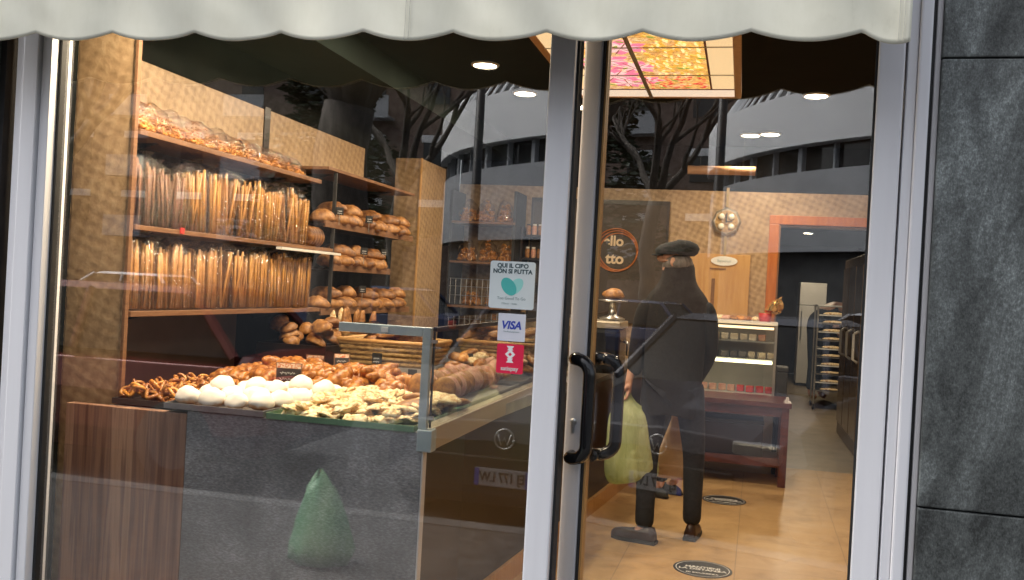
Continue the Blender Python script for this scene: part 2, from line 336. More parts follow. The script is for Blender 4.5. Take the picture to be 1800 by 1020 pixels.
struct('kitchen_walls', MB().box(-.5, -.3, 5.86, 17, 0, 2.8).box(2.2, 2.4, 5.86, 17, 0, 2.8).box(-.5, 2.4, 17, 17.2, 0, 2.8), NM('brown_kitchen_wall', (.03, .02, .015), (.05, .034, .026), 3, .7))
bw = MB().box(-2.66, .24, 5.7, 5.86, 0, 2.40).box(1.25, 1.4, 5.7, 5.86, 0, 2.40).box(.24, 1.25, 5.7, 5.86, 2.16, 2.40)
struct('back_wall', bw, 'wallpaper')
struct('upper_back_wall', MB().box(-2.66, 1.4, 5.704, 5.86, 2.402, 2.799), 'ceil')
struct('window_soffit', MB().box(-2.66, .40, .024, .295, 2.632, 2.798), 'ceil')
struct('soffit', MB().box(-2.66, -2.14, .3, 5.69, 2.628, 2.798), 'soffit')
# facade
fl = thing('stone_facade_pier', 'grey speckled stone slabs cladding the wall right of the door', 'wall')
zs = [-.02, .905, 2.142, 3.3]
for i in range(3):
    MB().box(.50, 1.9, -.07, .30, zs[i]+.0025, zs[i+1]-.0025).build('stone_slab', 'stone', fl, bevel=.004)
MB().box(.512, 1.88, -.05, .29, -.02, 3.3).build('backing', 'rubber', fl)
fr = thing('stone_facade_pier', 'dark stone slabs cladding the wall left of the window', 'wall')
for i in range(3):
    MB().box(-5.2, -2.60, -.07, .30, zs[i]+.0025, zs[i+1]-.0025).build('stone_slab', 'stone', fr, bevel=.004)
MB().box(-5.2, -2.575, -.05, .29, -.02, 3.3).build('backing', 'rubber', fr)
lt = thing('stone_lintel', 'dark stone lintel above the shopfront behind the awning', 'wall')
MB().box(-2.57, .505, -.02, .018, 2.62, 3.3).build('stone_slab', 'stone', lt)

# wallpapered column beside the window and the panels along the left wall
c = thing('wallpapered_column', 'tan patterned wallpaper column just inside the window at far left', 'column')
MB().box(-2.66, -2.385, .42, .445, 0, 2.79).box(-2.76, -2.661, .42, .60, 0, 2.79).build('column_face', 'wallpaper', c, bevel=.004)
MB().box(-2.388, -2.376, .410, .432, .93, 2.79).build('corner_strip', 'shelfwood', c)
MB().box(-2.752, -2.735, .410, .4195, .0, 2.79).build('corner_strip', 'pinewood', c)
p = thing('wall_panel', 'light tan wallpapered panel above the top left shelf', 'panel')
MB().box(-2.66, -2.64, .446, 1.90, 2.01, 2.365).build('panel_face', 'wallpaper', p, bevel=.003)
p = thing('wall_panel', 'shadowed brown wallpapered panel beyond the vertical trim strip', 'panel')
MB().box(-2.66, -2.645, 1.98, 3.35, 2.12, 2.37).build('panel_face', 'wallpaper', p)
MB().box(-2.66, -2.635, 1.901, 1.965, 2.01, 2.38).build('trim_strip', 'dkwood', p)
p = thing('wall_panel', 'dark brown panel on the wall under the breadstick shelves', 'panel')
MB().box(-2.66, -2.64, .446, 1.72, .90, 1.24).build('panel_face', NM('brown_panel', (.05, .032, .024), (.07, .045, .035), 5, .5), p)
c = thing('wallpapered_column', 'tan patterned wallpaper column between the bread shelves and the back shelving', 'column')
MB().box(-2.66, -2.45, 4.0, 4.62, 0, 2.40).build('column_face', 'wallpaper', c, bevel=.004)
MB().box(-2.453, -2.441, 3.99, 4.008, 0, 2.40).build('corner_strip', 'pinewood', c)

# ------------------------------------------------------------------ aluminium shopfront
w = thing('window_frame', 'silver aluminium frame holding the fixed display window', 'window frame')
j = MB(); j.box(-2.535, -2.497, -.045, .06, -.02, 2.6).box(-2.494, -2.432, -.062, .06, -.02, 2.6).box(-2.434, -2.424, -.03, .05, -.02, 2.6).box(-2.424, -2.386, -.052, .05, -.02, 2.6)
j.build('left_jamb', 'alu', w, bevel=.004)
MB().box(-2.386, -2.374, -.016, .02, .10, 2.52).build('gasket', 'rubber', w)
MB().box(-.607, -.528, -.045, .055, -.02, 2.6).build('right_stile', 'alu', w, bevel=.006)
MB().box(-.613, -.607, -.014, .016, .10, 2.52).build('gasket', 'rubber', w)
MB().box(-.528, -.520, -.02, .05, -.02, 2.6).build('brush_seal', 'rubber', w)
MB().box(-2.385, -.608, -.04, .05, 2.52, 2.6).build('top_rail', 'alu', w, bevel=.004)
MB().box(-2.385, -.608, -.04, .05, -.02, .10).build('bottom_rail', 'alu', w, bevel=.004)
MB().box(-2.376, -.612, -.004, .004, .101, 2.519).build('glass_pane', 'glass', w)
jm = thing('door_frame', 'silver aluminium door jamb beside the right stone slabs', 'door frame')
MB().box(.414, .440, -.05, .06, -.02, 2.6).build('jamb', 'alu', jm, bevel=.003)
MB().box(.441, .474, -.062, .06, -.02, 2.6).build('outer_jamb', 'alu', jm, bevel=.006)
MB().box(.4745, .484, -.045, .06, -.02, 2.6).build('seal_strip', 'rubber', jm)
MB().box(.484, .499, -.055, .05, -.02, 2.6).build('edge_trim', 'alu_dk', jm, bevel=.003)
MB().box(-.52, .44, -.03, .05, 2.6, 2.618).build('head_rail', 'alu', jm)
# door leaf, hinged at its right, standing a little ajar into the shop
DA = R(8.6)
d = thing('glass_door', 'glazed aluminium shop door standing slightly ajar with black pull handles', 'door', (.412, -.03, 0), -DA)
L = .945
MB().box(-.072, -.002, -.02, .03, .01, 2.58).build('hinge_stile', 'alu', d, bevel=.005)
MB().box(-L, -L+.060, -.02, .03, .01, 2.58).build('lock_stile', 'alu_dk', d, bevel=.007)
MB().box(-L+.061, -L+.069, -.016, .026, .11, 2.5).build('gasket', 'rubber', d)
MB().box(-L+.070, -L+.076, -.012, .022, .11, 2.5).build('glazing_bead', 'pinewood', d)
MB().box(-.0795, -.073, -.012, .022, .11, 2.5).build('gasket', 'rubber', d)
MB().box(-L+.06, -.072, -.02, .03, 2.5, 2.58).build('top_rail', 'alu', d)
MB().box(-L+.06, -.072, -.02, .03, .01, .11).build('bottom_rail', 'alu', d)
MB().box(-L+.0765, -.080, .001, .009, .111, 2.499).build('glass_pane', 'glass', d)
def handle(sy, xoff, name='pull_handle'):
    x0 = -L+.030+xoff; y0 = -.02 if sy < 0 else .03
    pts = []
    za, zb, st = 1.235, .925, .055
    pts += [(x0, y0, za), (x0+.005, y0+sy*st*.6, za)]
    for t in range(7):
        a = t/6*math.pi/2; pts.append((x0+.012+.05*math.sin(a), y0+sy*st*(.7+.3*math.sin(a)), za-.045*(1-math.cos(a))))
    pts2 = [(p[0], p[1], zb+(za-p[2])) for p in reversed(pts)]
    return MB().tube(pts+pts2, .0205, 14).build(name, 'blackgloss', d, smooth=True)
handle(-1, 0); handle(1, .048)
MB().lathe([(.011, 0), (.011, .006), (.006, .009)], 16, T(-L+.030, -.02, 1.035) @ Matrix.Rotation(R(90), 4, 'X')).box(-L+.026, -L+.034, -.032, -.02, 1.00, 1.035).build('key_cylinder', 'steel', d)
MB().box(.0, .0, 0, 0, 0, 0)

# ------------------------------------------------------------------ awning
aw = thing('awning', 'cream canvas awning with scalloped valance over the shopfront', 'awning')
crest = [-2.80, -2.515, -2.228, -1.946, -1.658, -1.373, -1.102, -.834, -.563, -.297, -.014, .267, .42]
def hem(x):
    for i in range(len(crest)-1):
        if crest[i] <= x <= crest[i+1]:
            t = (x-crest[i])/(crest[i+1]-crest[i]); zc = 2.176+(x+2.2)*-.011
            return zc-.027*math.sin(math.pi*t)**.9-(.004 if i == 11 else 0)
    return 2.15
def vgrid(y0, nx, nzz, x0, x1, top):
    v = []; f = []
    for i in range(nx+1):
        x = x0+(x1-x0)*i/nx; h = hem(x)
        for j in range(nzz+1):
            t = j/nzz; z = h+(top-h)*t
            w_ = .012*noise.noise(Vector((x*3.1, z*2.2, 3)))+.006*noise.noise(Vector((x*9+z*7, z*5, 1)))
            w_ += .004*(1-t)*math.sin(x*math.pi*2/.28+1)
            v.append((x, y0+w_, z))
    for i in range(nx):
        for j in range(nzz):
            a = i*(nzz+1)+j; f.append((a, a+nzz+1, a+nzz+2, a+1))
    return v, f
g = MB(); v, f = vgrid(-.32, 360, 30, -2.9, .378, 2.52); g.add(v, f)
o = g.build('valance', 'canvas', aw, smooth=True); md = o.modifiers.new('t', 'SOLIDIFY'); md.thickness = .002
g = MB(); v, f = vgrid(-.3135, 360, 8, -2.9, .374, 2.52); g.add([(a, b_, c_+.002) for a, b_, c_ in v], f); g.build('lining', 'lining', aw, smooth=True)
def ribbon(pts, wdt, y):
    g = MB(); v = []
    for (x, z) in pts: v += [(x-wdt/2, y, z), (x+wdt/2, y, z)]
    return g.add(v, [(2*i, 2*i+1, 2*i+3, 2*i+2) for i in range(len(pts)-1)])
for xs in (-.969, .355):
    g = MB()
    for dx in (-.006, .006):
        pts = []; 
        for i in range(31):
            h = hem(xs+dx); z = h+.004+(2.5-h)*i/30; t = i/30; x = xs+dx
            w_ = .012*noise.noise(Vector((x*3.1, z*2.2, 3)))+.006*noise.noise(Vector((x*9+z*7, z*5, 1)))+.004*(1-t)*math.sin(x*math.pi*2/.28+1)
            pts.append((x, -.3225+w_, z))
        g.tube(pts, .0008, 4)
    g.build('seam', NM('seam_thread', (.4, .39, .35), (.46, .45, .4), 30, .9), aw)
g = MB(); g.add([(-2.9, -.32, 2.521), (.376, -.32, 2.521), (.376, -.022, 3.02), (-2.9, -.022, 3.02)], [(0, 1, 2, 3)]); o = g.build('roof_cloth', 'canvas', aw)
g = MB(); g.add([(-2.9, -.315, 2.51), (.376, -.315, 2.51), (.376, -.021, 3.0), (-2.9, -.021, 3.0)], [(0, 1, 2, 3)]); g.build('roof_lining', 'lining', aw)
MB().tube([(-2.9, -.318, 2.52), (.376, -.318, 2.52)], .014, 10).build('front_bar', 'white', aw, smooth=True)

# ------------------------------------------------------------------ stickers on the window
S_W = flat('sticker_white', (.70, .76, .76)); S_V = flat('sticker_pale', (.72, .73, .80)); S_R = flat('sticker_red', (.78, .012, .07))
S_T1 = flat('teal_print', (.08, .50, .46)); S_T2 = flat('pale_teal_print', (.34, .74, .68)); S_D = flat('dark_print', (.03, .07, .08)); S_B = flat('blue_print', (.03, .06, .42)); S_G = flat('grey_print', (.3, .38, .38))
def rrect(w_, h_, r, seg=5):
    out = []
    for cx, cz, a0 in ((w_/2-r, h_/2-r, 0), (-w_/2+r, h_/2-r, 90), (-w_/2+r, -h_/2+r, 180), (w_/2-r, -h_/2+r, 270)):
        for i in range(seg+1): a = R(a0+90*i/seg); out.append((cx+r*math.cos(a), cz+r*math.sin(a)))
    return out
def plate(name, poly, y0, th, mat, parent, cx=0, cz=0):
    M_ = T(cx, y0, cz) @ FRONT
    return MB().prism(poly, 0, th, M_).build(name, mat, parent)
YS = -.0045
s = thing('window_sticker', 'white square sticker with teal heart shape on the display window', 'sticker', (-.698, YS, 1.455), 0)
plate('sticker_sheet', rrect(.145, .148, .008), 0, .0006, S_W, s)
def ell(a, b_, rot=0, k=28): return [(a*math.cos(2*math.pi*i/k)*math.cos(rot)-b_*math.sin(2*math.pi*i/k)*math.sin(rot), a*math.cos(2*math.pi*i/k)*math.sin(rot)+b_*math.sin(2*math.pi*i/k)*math.cos(rot)) for i in range(k)]
plate('heart_shape', ell(.030, .019, R(50)), -.0007, .0003, S_T2, s, .012, -.004)
plate('heart_shape', ell(.031, .021, R(128)), -.0011, .0003, S_T1, s, -.010, -.005)
text('QUI IL CIBO\nNON SI BUTTA', .0185, S_D, s, T(0, -.0008, .051) @ FRONT, bold=.0007, sx=1.0, space=.95)
text('Too Good To Go', .0125, S_G, s, T(0, -.0008, -.042) @ FRONT, bold=.0002)
text('Milano - Italia', .009, S_G, s, T(-.006, -.0008, -.058) @ FRONT)
s = thing('window_sticker', 'white card payment sticker with blue letters under the teal heart sticker', 'sticker', (-.692, YS, 1.323))
plate('sticker_sheet', rrect(.088, .086, .002), 0, .0006, S_V, s)
text('VISA', .034, S_B, s, T(0, -.0008, .006) @ FRONT @ Matrix(((1, .2, 0, 0), (0, 1, 0, 0), (0, 0, 1, 0), (0, 0, 0, 1))), bold=.0012, sx=.95)
text('Verified payment', .0075, S_G, s, T(0, -.0008, -.013) @ FRONT)
s = thing('window_sticker', 'red payment sticker with white looped emblem, lowest of the three', 'sticker', (-.692, YS, 1.225))
plate('sticker_sheet', rrect(.086, .092, .006), 0, .0006, S_R, s)
k_ = .0165
dia = [(0, k_), (k_, 0), (0, -k_), (-k_, 0)]
g = MB(); M_ = T(0, -.0008, .014) @ FRONT
for i in range(4):
    a, b_ = dia[i], dia[(i+1) % 4]; g.prism([a, b_, (b_[0]*.36, b_[1]*.36), (a[0]*.36, a[1]*.36)], 0, .0003, M_)
for s_ in (1, -1):
    g.prism([(-.012, s_*.026), (.012, s_*.026), (.006, s_*.018), (.010, s_*.0125), (-.010, s_*.0125), (-.006, s_*.018)], 0, .00035, M_)
g.build('emblem', flat('sticker_white_print', (.9, .88, .88)), s)
text('satispay', .018, 'white', s, T(0, -.0008, -.031) @ FRONT, bold=.0004)

# ------------------------------------------------------------------ counter
ct = thing('display_counter', 'long bakery counter with striped wood and slate front panels', 'counter')
MB().box(-2.535, -2.006, .30, .34, 0, .905).build('wood_panel', 'stripewood', ct, bevel=.002)
MB().box(-2.003, -1.068, .298, .34, 0, .918).build('slate_panel', 'slate', ct, bevel=.002)
MB().box(-1.067, -1.062, .299, .34, 0, .85).build('edge_strip', 'alu_dk', ct)
MB().prism([(-2.38, .341), (-1.115, .341), (-1.115, 1.0), (-.80, 4.19), (-.62, 5.0), (-2.38, 5.0)], .10, .849).build('body', 'dkwood', ct)
MB().prism([(-2.36, .36), (-1.10, .36), (-1.10, 1.0), (-.772, 4.19), (-.59, 5.02), (-2.36, 5.02)], 0, .099).build('skirting', 'pinewood', ct)
MB().prism([(-2.375, .341), (-1.10, .341), (-1.06, 1.0), (-.9, 4.19), (-.8, 5.0), (-2.375, 5.0)], .85, .905).build('worktop', 'tray', ct)
MB().box(-1.098, -1.040, .345, 5.0, .852, .932).build('side_rail', 'rail', ct, bevel=.004)
MB().box(-1.085, -1.03, .286, .344, .852, .930).build('rail_end_cap', 'case_alu', ct, bevel=.004)
gc = thing('glass_display_case', 'silver framed glass guard standing on the counter end', 'display case')
MB().box(-1.085, -1.055, .292, .318, .931, 1.29).build('post', 'case_alu', gc, bevel=.002)
MB().box(-1.405, -1.086, .292, .318, 1.257, 1.29).build('top_bar', 'case_alu', gc, bevel=.002)
MB().box(-1.052, -1.046, .33, 4.9, .934, 1.275).build('side_glass', 'thin', gc)
MB().box(-1.41, -1.046, .319, 4.9, 1.277, 1.285).build('top_glass', 'thin', gc)
MB().box(-1.055, -1.042, .319, 4.9, 1.276, 1.292).build('top_edge_trim', 'dkwood', gc)
for z in (.965, 1.235): MB().box(-1.056, -1.034, .300, .312, z, z+.012).build('clip', 'steel', gc)
MB().box(-1.24, -1.215, .286, .292, 1.264, 1.282).build('clip', 'white', gc)
MB().box(-1.054, -1.048, .318, .330, .934, 1.275).build('corner_seal', 'rubber', gc)
# trays
def tray(x0, x1, y0, y1, z, label, mat='tray', name='baking_tray'):
    g = MB().box(x0, x1, y0, y1, z, z+.008).box(x0, x1, y0, y0+.006, z+.008, z+.022).box(x0, x1, y1-.006, y1, z+.008, z+.022).box(x0, x0+.006, y0+.006, y1-.006, z+.008, z+.022).box(x1-.006, x1, y0+.006, y1-.006, z+.008, z+.022)
    return g.build(name, mat, label=label, cat='tray')
ZT = .921
tray(-2.10, -1.685, .29, .90, ZT, 'grey metal tray under the white floured loaves')
tray(-1.675, -1.10, .292, 1.0, ZT-.004, 'green edged glass tray under the pale flatbread', 'greenedge', 'glass_tray')
tray(-2.37, -2.105, .35, 1.15, ZT-.010, 'dark metal tray under the brown snacks at the window corner', 'rubber')
tray(-2.35, -1.42, .93, 1.50, ZT, 'wide metal tray under the heap of croissants')
tray(-1.41, -1.11, 1.06, 1.95, ZT, 'metal tray of sliced filled rolls behind the case glass')
tray(-1.66, -1.13, 2.06, 3.9, ZT, 'long tray of mixed pastries further along the counter')

# ------------------------------------------------------------------ food generators
def lump(a, b_, c_, seed, amp=.08, nu=20, nv=12, cuts=0, flatb=.35):
    v = []; f = []
    for i in range(nv+1):
        th = math.pi*i/nv
        for j in range(nu):
            ph = 2*math.pi*j/nu; d = Vector((math.sin(th)*math.cos(ph), math.sin(th)*math.sin(ph), math.cos(th)))
            r = 1+amp*noise.noise(d*1.7+Vector((seed*3.1, seed, 0)))+amp*.35*noise.noise(d*6+Vector((seed, 0, seed)))
            if cuts and d.z > 0: r -= .07*max(0, math.cos(d.x*cuts*math.pi))**6*d.z
            x, y, z = d.x*r*a, d.y*r*b_, d.z*r*c_
            if z < 0: z *= flatb
            v.append((x, y, z+c_*flatb))
    for i in range(nv):
        for j in range(nu):
            k = (j+1) % nu; f.append((i*nu+j, (i+1)*nu+j, (i+1)*nu+k, i*nu+k))
    return MB().add(v, f)
def croissant(seed, L_=.085):
    pts = []; rr = []
    for i in range(37):
        t = i/36*2-1; a = t*1.15
        pts.append((L_*math.sin(a)*1.0, -L_*.62*math.cos(a)+L_*.4, .026)); k = (1-abs(t)**1.7)
        rr.append(.007+.031*k*(.74+.26*abs(math.sin(t*8.5+seed))**.7))
    return MB().tube(pts, rr, 10)
def flatpiece(seed):
    r_ = random.Random(seed); nx, ny = 9, 7; v = []; f = []
    ax, ay = r_.uniform(.028, .045), r_.uniform(.018, .03)
    def pz(x, y): return .010*noise.noise(Vector((x*25+seed, y*25, seed)))
    for side in (0, 1):
        for i in range(nx):
            for j in range(ny):
                x = (i/(nx-1)*2-1)*ax*(1+.12*noise.noise(Vector((j*.7, seed, side*0)))); y = (j/(ny-1)*2-1)*ay*(1+.18*noise.noise(Vector((i*.6, seed, 2))))
                e = 1-max(abs(i/(nx-1)*2-1), abs(j/(ny-1)*2-1))**6
                v.append((x, y, pz(x, y)+(.002+.012*e*(.7+.5*noise.noise(Vector((x*60, y*60, seed))))) if side else pz(x, y)))
    n1 = nx*ny
    for i in range(nx-1):
        for j in range(ny-1):
            a = i*ny+j; f.append((a, a+1, a+ny+1, a+ny)); f.append((n1+a, n1+a+ny, n1+a+ny+1, n1+a+1))
    rim = [i*ny for i in range(nx)]+[(nx-1)*ny+j for j in range(1, ny)]+[i*ny+ny-1 for i in range(nx-2, -1, -1)]+[j for j in range(ny-2, 0, -1)]
    for a, b_ in zip(rim, rim[1:]+rim[:1]): f.append((a, b_, n1+b_, n1+a))
    return MB().add(v, f)
def twist(seed):
    r_ = random.Random(seed); pts = []
    for i in range(14):
        t = i/13*2*math.pi*1.1; pts.append((.024*math.cos(t)+r_.uniform(-.003, .003), .017*math.sin(t)+.004*math.cos(2*t), .008+.006*math.sin(t*1.5+seed)))
    return MB().tube(pts, [.005+.003*math.sin(math.pi*i/13) for i in range(14)], 6)
def scatter(protos, spots, name, label, cat, group, tilt=.4, sc=(.9, 1.12), rzr=(0, 6.28)):
    for i, q in enumerate(spots):
        x, y, z = q[:3]; me = protos[i % len(protos)]
        o = link(name, me, None, label(i, q) if callable(label) else label, cat, group, None, (x, y, z), (rnd.uniform(-tilt, tilt), rnd.uniform(-tilt, tilt), q[3] if len(q) > 3 else rnd.uniform(*rzr)))
        s_ = rnd.uniform(*sc); o.scale = (s_, s_, s_)
# white floured loaves
P_ = [lump(.050, .049, .047, k, .12, cuts=0, flatb=.5).mesh('floured_loaf', 'floured', True) for k in range(4)]
sp = []
for r_ in range(5):
    for c_ in range(4):
        x = -2.045+c_*.103+r_*.03+rnd.uniform(-.008, .008); y = .375+r_*.098+rnd.uniform(-.01, .01)
        sp.append((x, y, ZT+.010))
for (x, y) in [(-1.98, .50), (-1.88, .60), (-1.77, .55), (-1.74, .70), (-1.62, .66)]: sp.append((x, y, ZT+.046))
row = ['front', 'second', 'third', 'fourth', 'fifth', 'rear']
colw = ['leftmost', 'second from left', 'third from left', 'rightmost']
scatter(P_, sp, 'floured_loaf', lambda i, q: ('%s white floured loaf in the %s row on the metal tray' % (colw[i % 4], row[i//4])) if i < 20 else 'white floured loaf lying on top of the heap on the metal tray', 'bread', 'white floured loaves on the tray', .2, (.88, 1.06))
# flatbread pieces
P_ = [(flatpiece(k) if k % 3 == 0 else lump(.042, .027, .014, k+300, .5, 16, 8, flatb=.6)).mesh('flatbread_piece', 'flatb', True) for k in range(9)]
sp = []
for k in range(230):
    x = rnd.uniform(-1.62, -1.15); y = rnd.uniform(.345, .93); 
    edge = min(1, (x+1.68)/.10, (y-.28)/.12); h = .045*max(0, edge)*rnd.random()
    sp.append((x, y, ZT+.008+h))
scatter(P_, sp, 'flatbread_piece', 'pale golden irregular flatbread piece in the heap beside the white loaves', 'flatbread', 'flatbread pieces on the glass tray', .42)
# brown snacks at far left
P_ = [twist(k).mesh('pretzel_twist', 'snack_dk' if k % 3 else 'snack', True) for k in range(6)]
sp = [(rnd.uniform(-2.35, -2.12), rnd.uniform(.37, 1.12), ZT-.002+.055*rnd.random()) for k in range(130)]
scatter(P_, sp, 'pretzel_twist', 'small browned twist snack in the heap at the window corner', 'snack', 'brown twist snacks on the corner tray', .9)
# croissants
P_ = [croissant(k, .075+.006*k).mesh('croissant', 'crois', True) for k in range(4)]
sp = []
for k in range(150):
    x = rnd.uniform(-2.30, -1.46); y = rnd.uniform(.98, 1.44)
    e = min((x+2.38)/.22, (-1.38-x)/.2, (y-.88)/.16, (1.60-y)/.15, 1); h = .05*max(0, e)*(k % 4)/3
    sp.append((x, y, ZT+.005+h))
scatter(P_, sp, 'croissant', 'glossy orange brown croissant in the large heap behind the white loaves', 'croissant', 'croissants heaped on the wide tray', .5, (.9, 1.2))
# filled sliced rolls behind the case glass, standing like slices
P_ = [lump(.016, .055, .060, k+20, .10, 14, 10, flatb=.8).mesh('filled_roll_slice', 'ham' if k % 2 else 'crust', True) for k in range(4)]
sp = [(-1.25-.12*(k // 16)+rnd.uniform(-.01, .01), 1.10+.05*(k % 16), ZT+.012, R(90)+rnd.uniform(-.2, .2)) for k in range(32)]
scatter(P_, sp, 'filled_roll_slice', 'upright slice of pink filled roll standing in the row behind the case glass', 'filled roll', 'filled roll slices in rows behind the case glass', .15, (.9, 1.1))
# long flat focaccia near the post
P_ = [lump(.085, .05, .022, k+30, .12, 18, 8, flatb=.6).mesh('focaccia_slice', 'flatb' if k else 'crust', True) for k in range(3)]
sp = [(-1.20+rnd.uniform(-.05, .05), .50+.06*k, ZT+.012+.05*rnd.random()) for k in range(8)]
scatter(P_, sp, 'focaccia_slice', 'thick golden focaccia slice just behind the case post', 'focaccia', 'focaccia slices beside the case post', .3)
# pastries further along
P_ = [lump(.06, .035, .028, k+40, .15, 16, 8, cuts=k % 3).mesh('small_pastry', ['crust', 'snack', 'crois', 'flatb', 'ham'][k], True) for k in range(5)]
sp = [(rnd.uniform(-1.58, -1.18), 2.1+1.75*rnd.random(), ZT+.012+.09*rnd.random()) for k in range(100)]
scatter(P_, sp, 'small_pastry', 'small golden pastry in the mixed heap along the far counter', 'pastry', 'mixed pastries along the counter', .5)
# rolls in the dark red crate, loaves around
cr = thing('bread_crate', 'dark red brown crate full of round rolls at the left back of the counter', 'crate')
g = MB(); x0, x1, y0, y1, z0, z1 = -2.56, -2.15, 1.80, 2.12, .905, 1.075
g.box(x0, x1, y0, y0+.015, z0, z1).box(x0, x1, y1-.015, y1, z0, z1).box(x0, x0+.015, y0+.015, y1-.015, z0, z1).box(x1-.015, x1, y0+.015, y1-.015, z0, z1).box(x0, x1, y0, y1, z0-.004, z0+.01)
g.build('crate_walls', 'dkwood', cr)
RL = [lump(.058, .050, .042, k+50, .12, cuts=2 if k % 2 else 0).mesh('bread_roll', 'crust_dk' if k % 2 else 'crust', True) for k in range(4)]
sp = [(rnd.uniform(-2.51, -2.20), rnd.uniform(1.85, 2.08), 1.04+.13*rnd.random()) for k in range(24)]
scatter(RL, sp, 'bread_roll', 'round crusty roll in the dark crate at the back of the counter', 'bread', 'round rolls in the dark crate', .5)
def basket(x0, x1, y0, y1, z0, z1, label, flare=.03):
    b_ = thing('wicker_basket', label, 'basket'); g = MB(); n_ = max(5, int((z1-z0)/.022))
    for k in range(n_):
        z = z0+(z1-z0)*(k+.5)/n_; e = flare*k/n_
        pts = [(x0-e, y0-e, z), (x1+e, y0-e, z), (x1+e, y1+e, z), (x0-e, y1+e, z), (x0-e, y0-e, z)]; g.tube(pts, (z1-z0)/n_*.52, 6)
    g.build('woven_side', 'wicker', b_, smooth=True)
    MB().box(x0, x1, y0, y1, z0, z0+.01).build('base', 'wicker', b_)
    MB().tube([(x0-flare, y0-flare, z1), (x1+flare, y0-flare, z1), (x1+flare, y1+flare, z1), (x0-flare, y1+flare, z1), (x0-flare, y0-flare, z1)], .012, 8).build('rim', 'pinewood', b_, smooth=True)
basket(-2.06, -1.62, 1.86, 2.22, .99, 1.12, 'low wicker basket of short loaves seen through the case bar')
basket(-1.66, -1.25, 2.75, 3.2, 1.0, 1.10, 'second wicker basket of loaves further along the counter')
LF = [lump(.13, .042, .040, k+60, .10, 22, 10, cuts=5).mesh('short_baguette', 'crust', True) for k in range(3)]
sp = [(rnd.uniform(-1.98, -1.72), rnd.uniform(1.92, 2.16), 1.08+.10*rnd.random(), rnd.uniform(.5, 1.4)) for k in range(16)]
scatter(LF, sp, 'short_baguette', 'short pointed golden loaf in the low wicker basket', 'bread', 'short loaves in the low basket', .3)
sp = [(rnd.uniform(-1.60, -1.31), rnd.uniform(2.8, 3.15), 1.08+.10*rnd.random(), rnd.uniform(.3, 1.2)) for k in range(12)]
scatter(LF, sp, 'short_baguette', 'short golden loaf in the second wicker basket', 'bread', 'short loaves in the second basket', .3)
basket(-2.29, -2.12, 2.16, 2.36, .94, 1.14, 'tall narrow wicker basket holding upright baguettes', .01)
BG = [lump(.030, .030, .20, k+70, .10, 12, 14, flatb=1.0).mesh('baguette', 'crust' if k else 'flatb', True) for k in range(3)]
for k in range(9):
    o = link('baguette', BG[k % 3], None, 'long baguette standing upright in the tall narrow basket', 'bread', 'upright baguettes in the narrow basket', None, (-2.265+.06*(k % 3), 2.20+.06*(k//3), .95+.03*rnd.random()-.10), (rnd.uniform(-.1, .1), rnd.uniform(-.1, .1), rnd.random()))
# chalk price cards
def card(loc, w_, h_, label, rz=0, rx=0, strip=True, small=False):
    o = link('price_card', None, None, label, 'price card', 'chalk price cards among the bread', None, loc, (rx, 0, rz))
    MB().box(-w_/2, w_/2, 0, .004, 0, h_).build('card_frame', 'shelfwood' if not small else 'card', o)
    MB().box(-w_/2+.004, w_/2-.004, -.002, 0, .004, h_*(.72 if strip else .95)).build('blackboard', 'card', o)
    if strip: MB().box(-w_/2+.004, w_/2-.004, -.002, 0, h_*.74, h_-.003).build('picture_strip', 'cardtop', o)
    g = MB()
    for r_, (za, k) in enumerate(((.50, 9), (.20, 7))):
        pts = [(-w_*.33+w_*.62*i/(k*2), -.003, h_*(za+.06*math.sin(i*2.4+r_)+.03*math.sin(i*5.1))) for i in range(k*2)]
        g.tube(pts, .0011 if not small else .0013, 4)
    g.build('chalk_writing', 'chalk', o)
    MB().box(-.002, .002, .001, .003, -.06, 0).build('stem', 'steel', o)
q = at(506, 686, y=.88); card((q.x, .88, q.z+.03), .118, .088, 'wood framed chalk price card standing behind the white loaves', R(4))
q = at(553, 650, y=1.77); card((q.x, 1.77, q.z), .10, .078, 'chalk price card with picture strip in front of the dark crate', R(6))
q = at(600, 656, y=1.40); card((q.x, 1.40, q.z+.02), .075, .075, 'tilted chalk price card stuck into the croissants', R(30), R(-15))
q = at(662, 640, y=1.80); card((q.x, 1.80, q.z), .055, .058, 'small chalk price card on the low wicker basket', 0, 0, False, True)
q = at(724, 672, y=1.5); card((q.x, 1.5, q.z), .045, .062, 'small chalk price card at the right of the croissant heap', 0, 0, False, True)
q = at(580, 612, y=1.97); card((q.x, 1.97, q.z), .045, .048, 'small chalk price card on the upright baguette basket', 0, 0, False, True)
q = at(822, 640, y=2.4); card((q.x, 2.4, q.z), .06, .06, 'small chalk price card among the mixed pastries', 0, 0, False, True)

# ------------------------------------------------------------------ breadstick shelves
def shelf(x0, x1, y0, y1, z, label, t=.022, mat='shelfwood', nm='wall_shelf'):
    s_ = thing(nm, label, 'shelf'); MB().box(x0, x1, y0, y1, z-t, z).build('board', mat, s_, bevel=.002)
    for y in (y0+.25, y1-.25): MB().prism([(0, 0), (.20, 0), (0, -.05)], 0, .012, T(x0, y, z-t-.001) @ Matrix.Rotation(R(90), 4, 'X')).build('bracket', 'rubber', s_)
    return s_
shelf(-2.66, -2.375, .447, 2.12, 2.003, 'topmost wooden shelf holding the orange snack bags')
shelf(-2.66, -2.375, .447, 2.32, 1.618, 'middle wooden shelf of tall breadstick bags', .020)
shelf(-2.66, -2.375, .447, 2.18, 1.268, 'lowest wooden shelf of packed breadstick bags', .022)
shelf(-2.66, -2.375, 2.21, 3.69, 2.094, 'empty high wooden shelf over the loaf racks', .018)
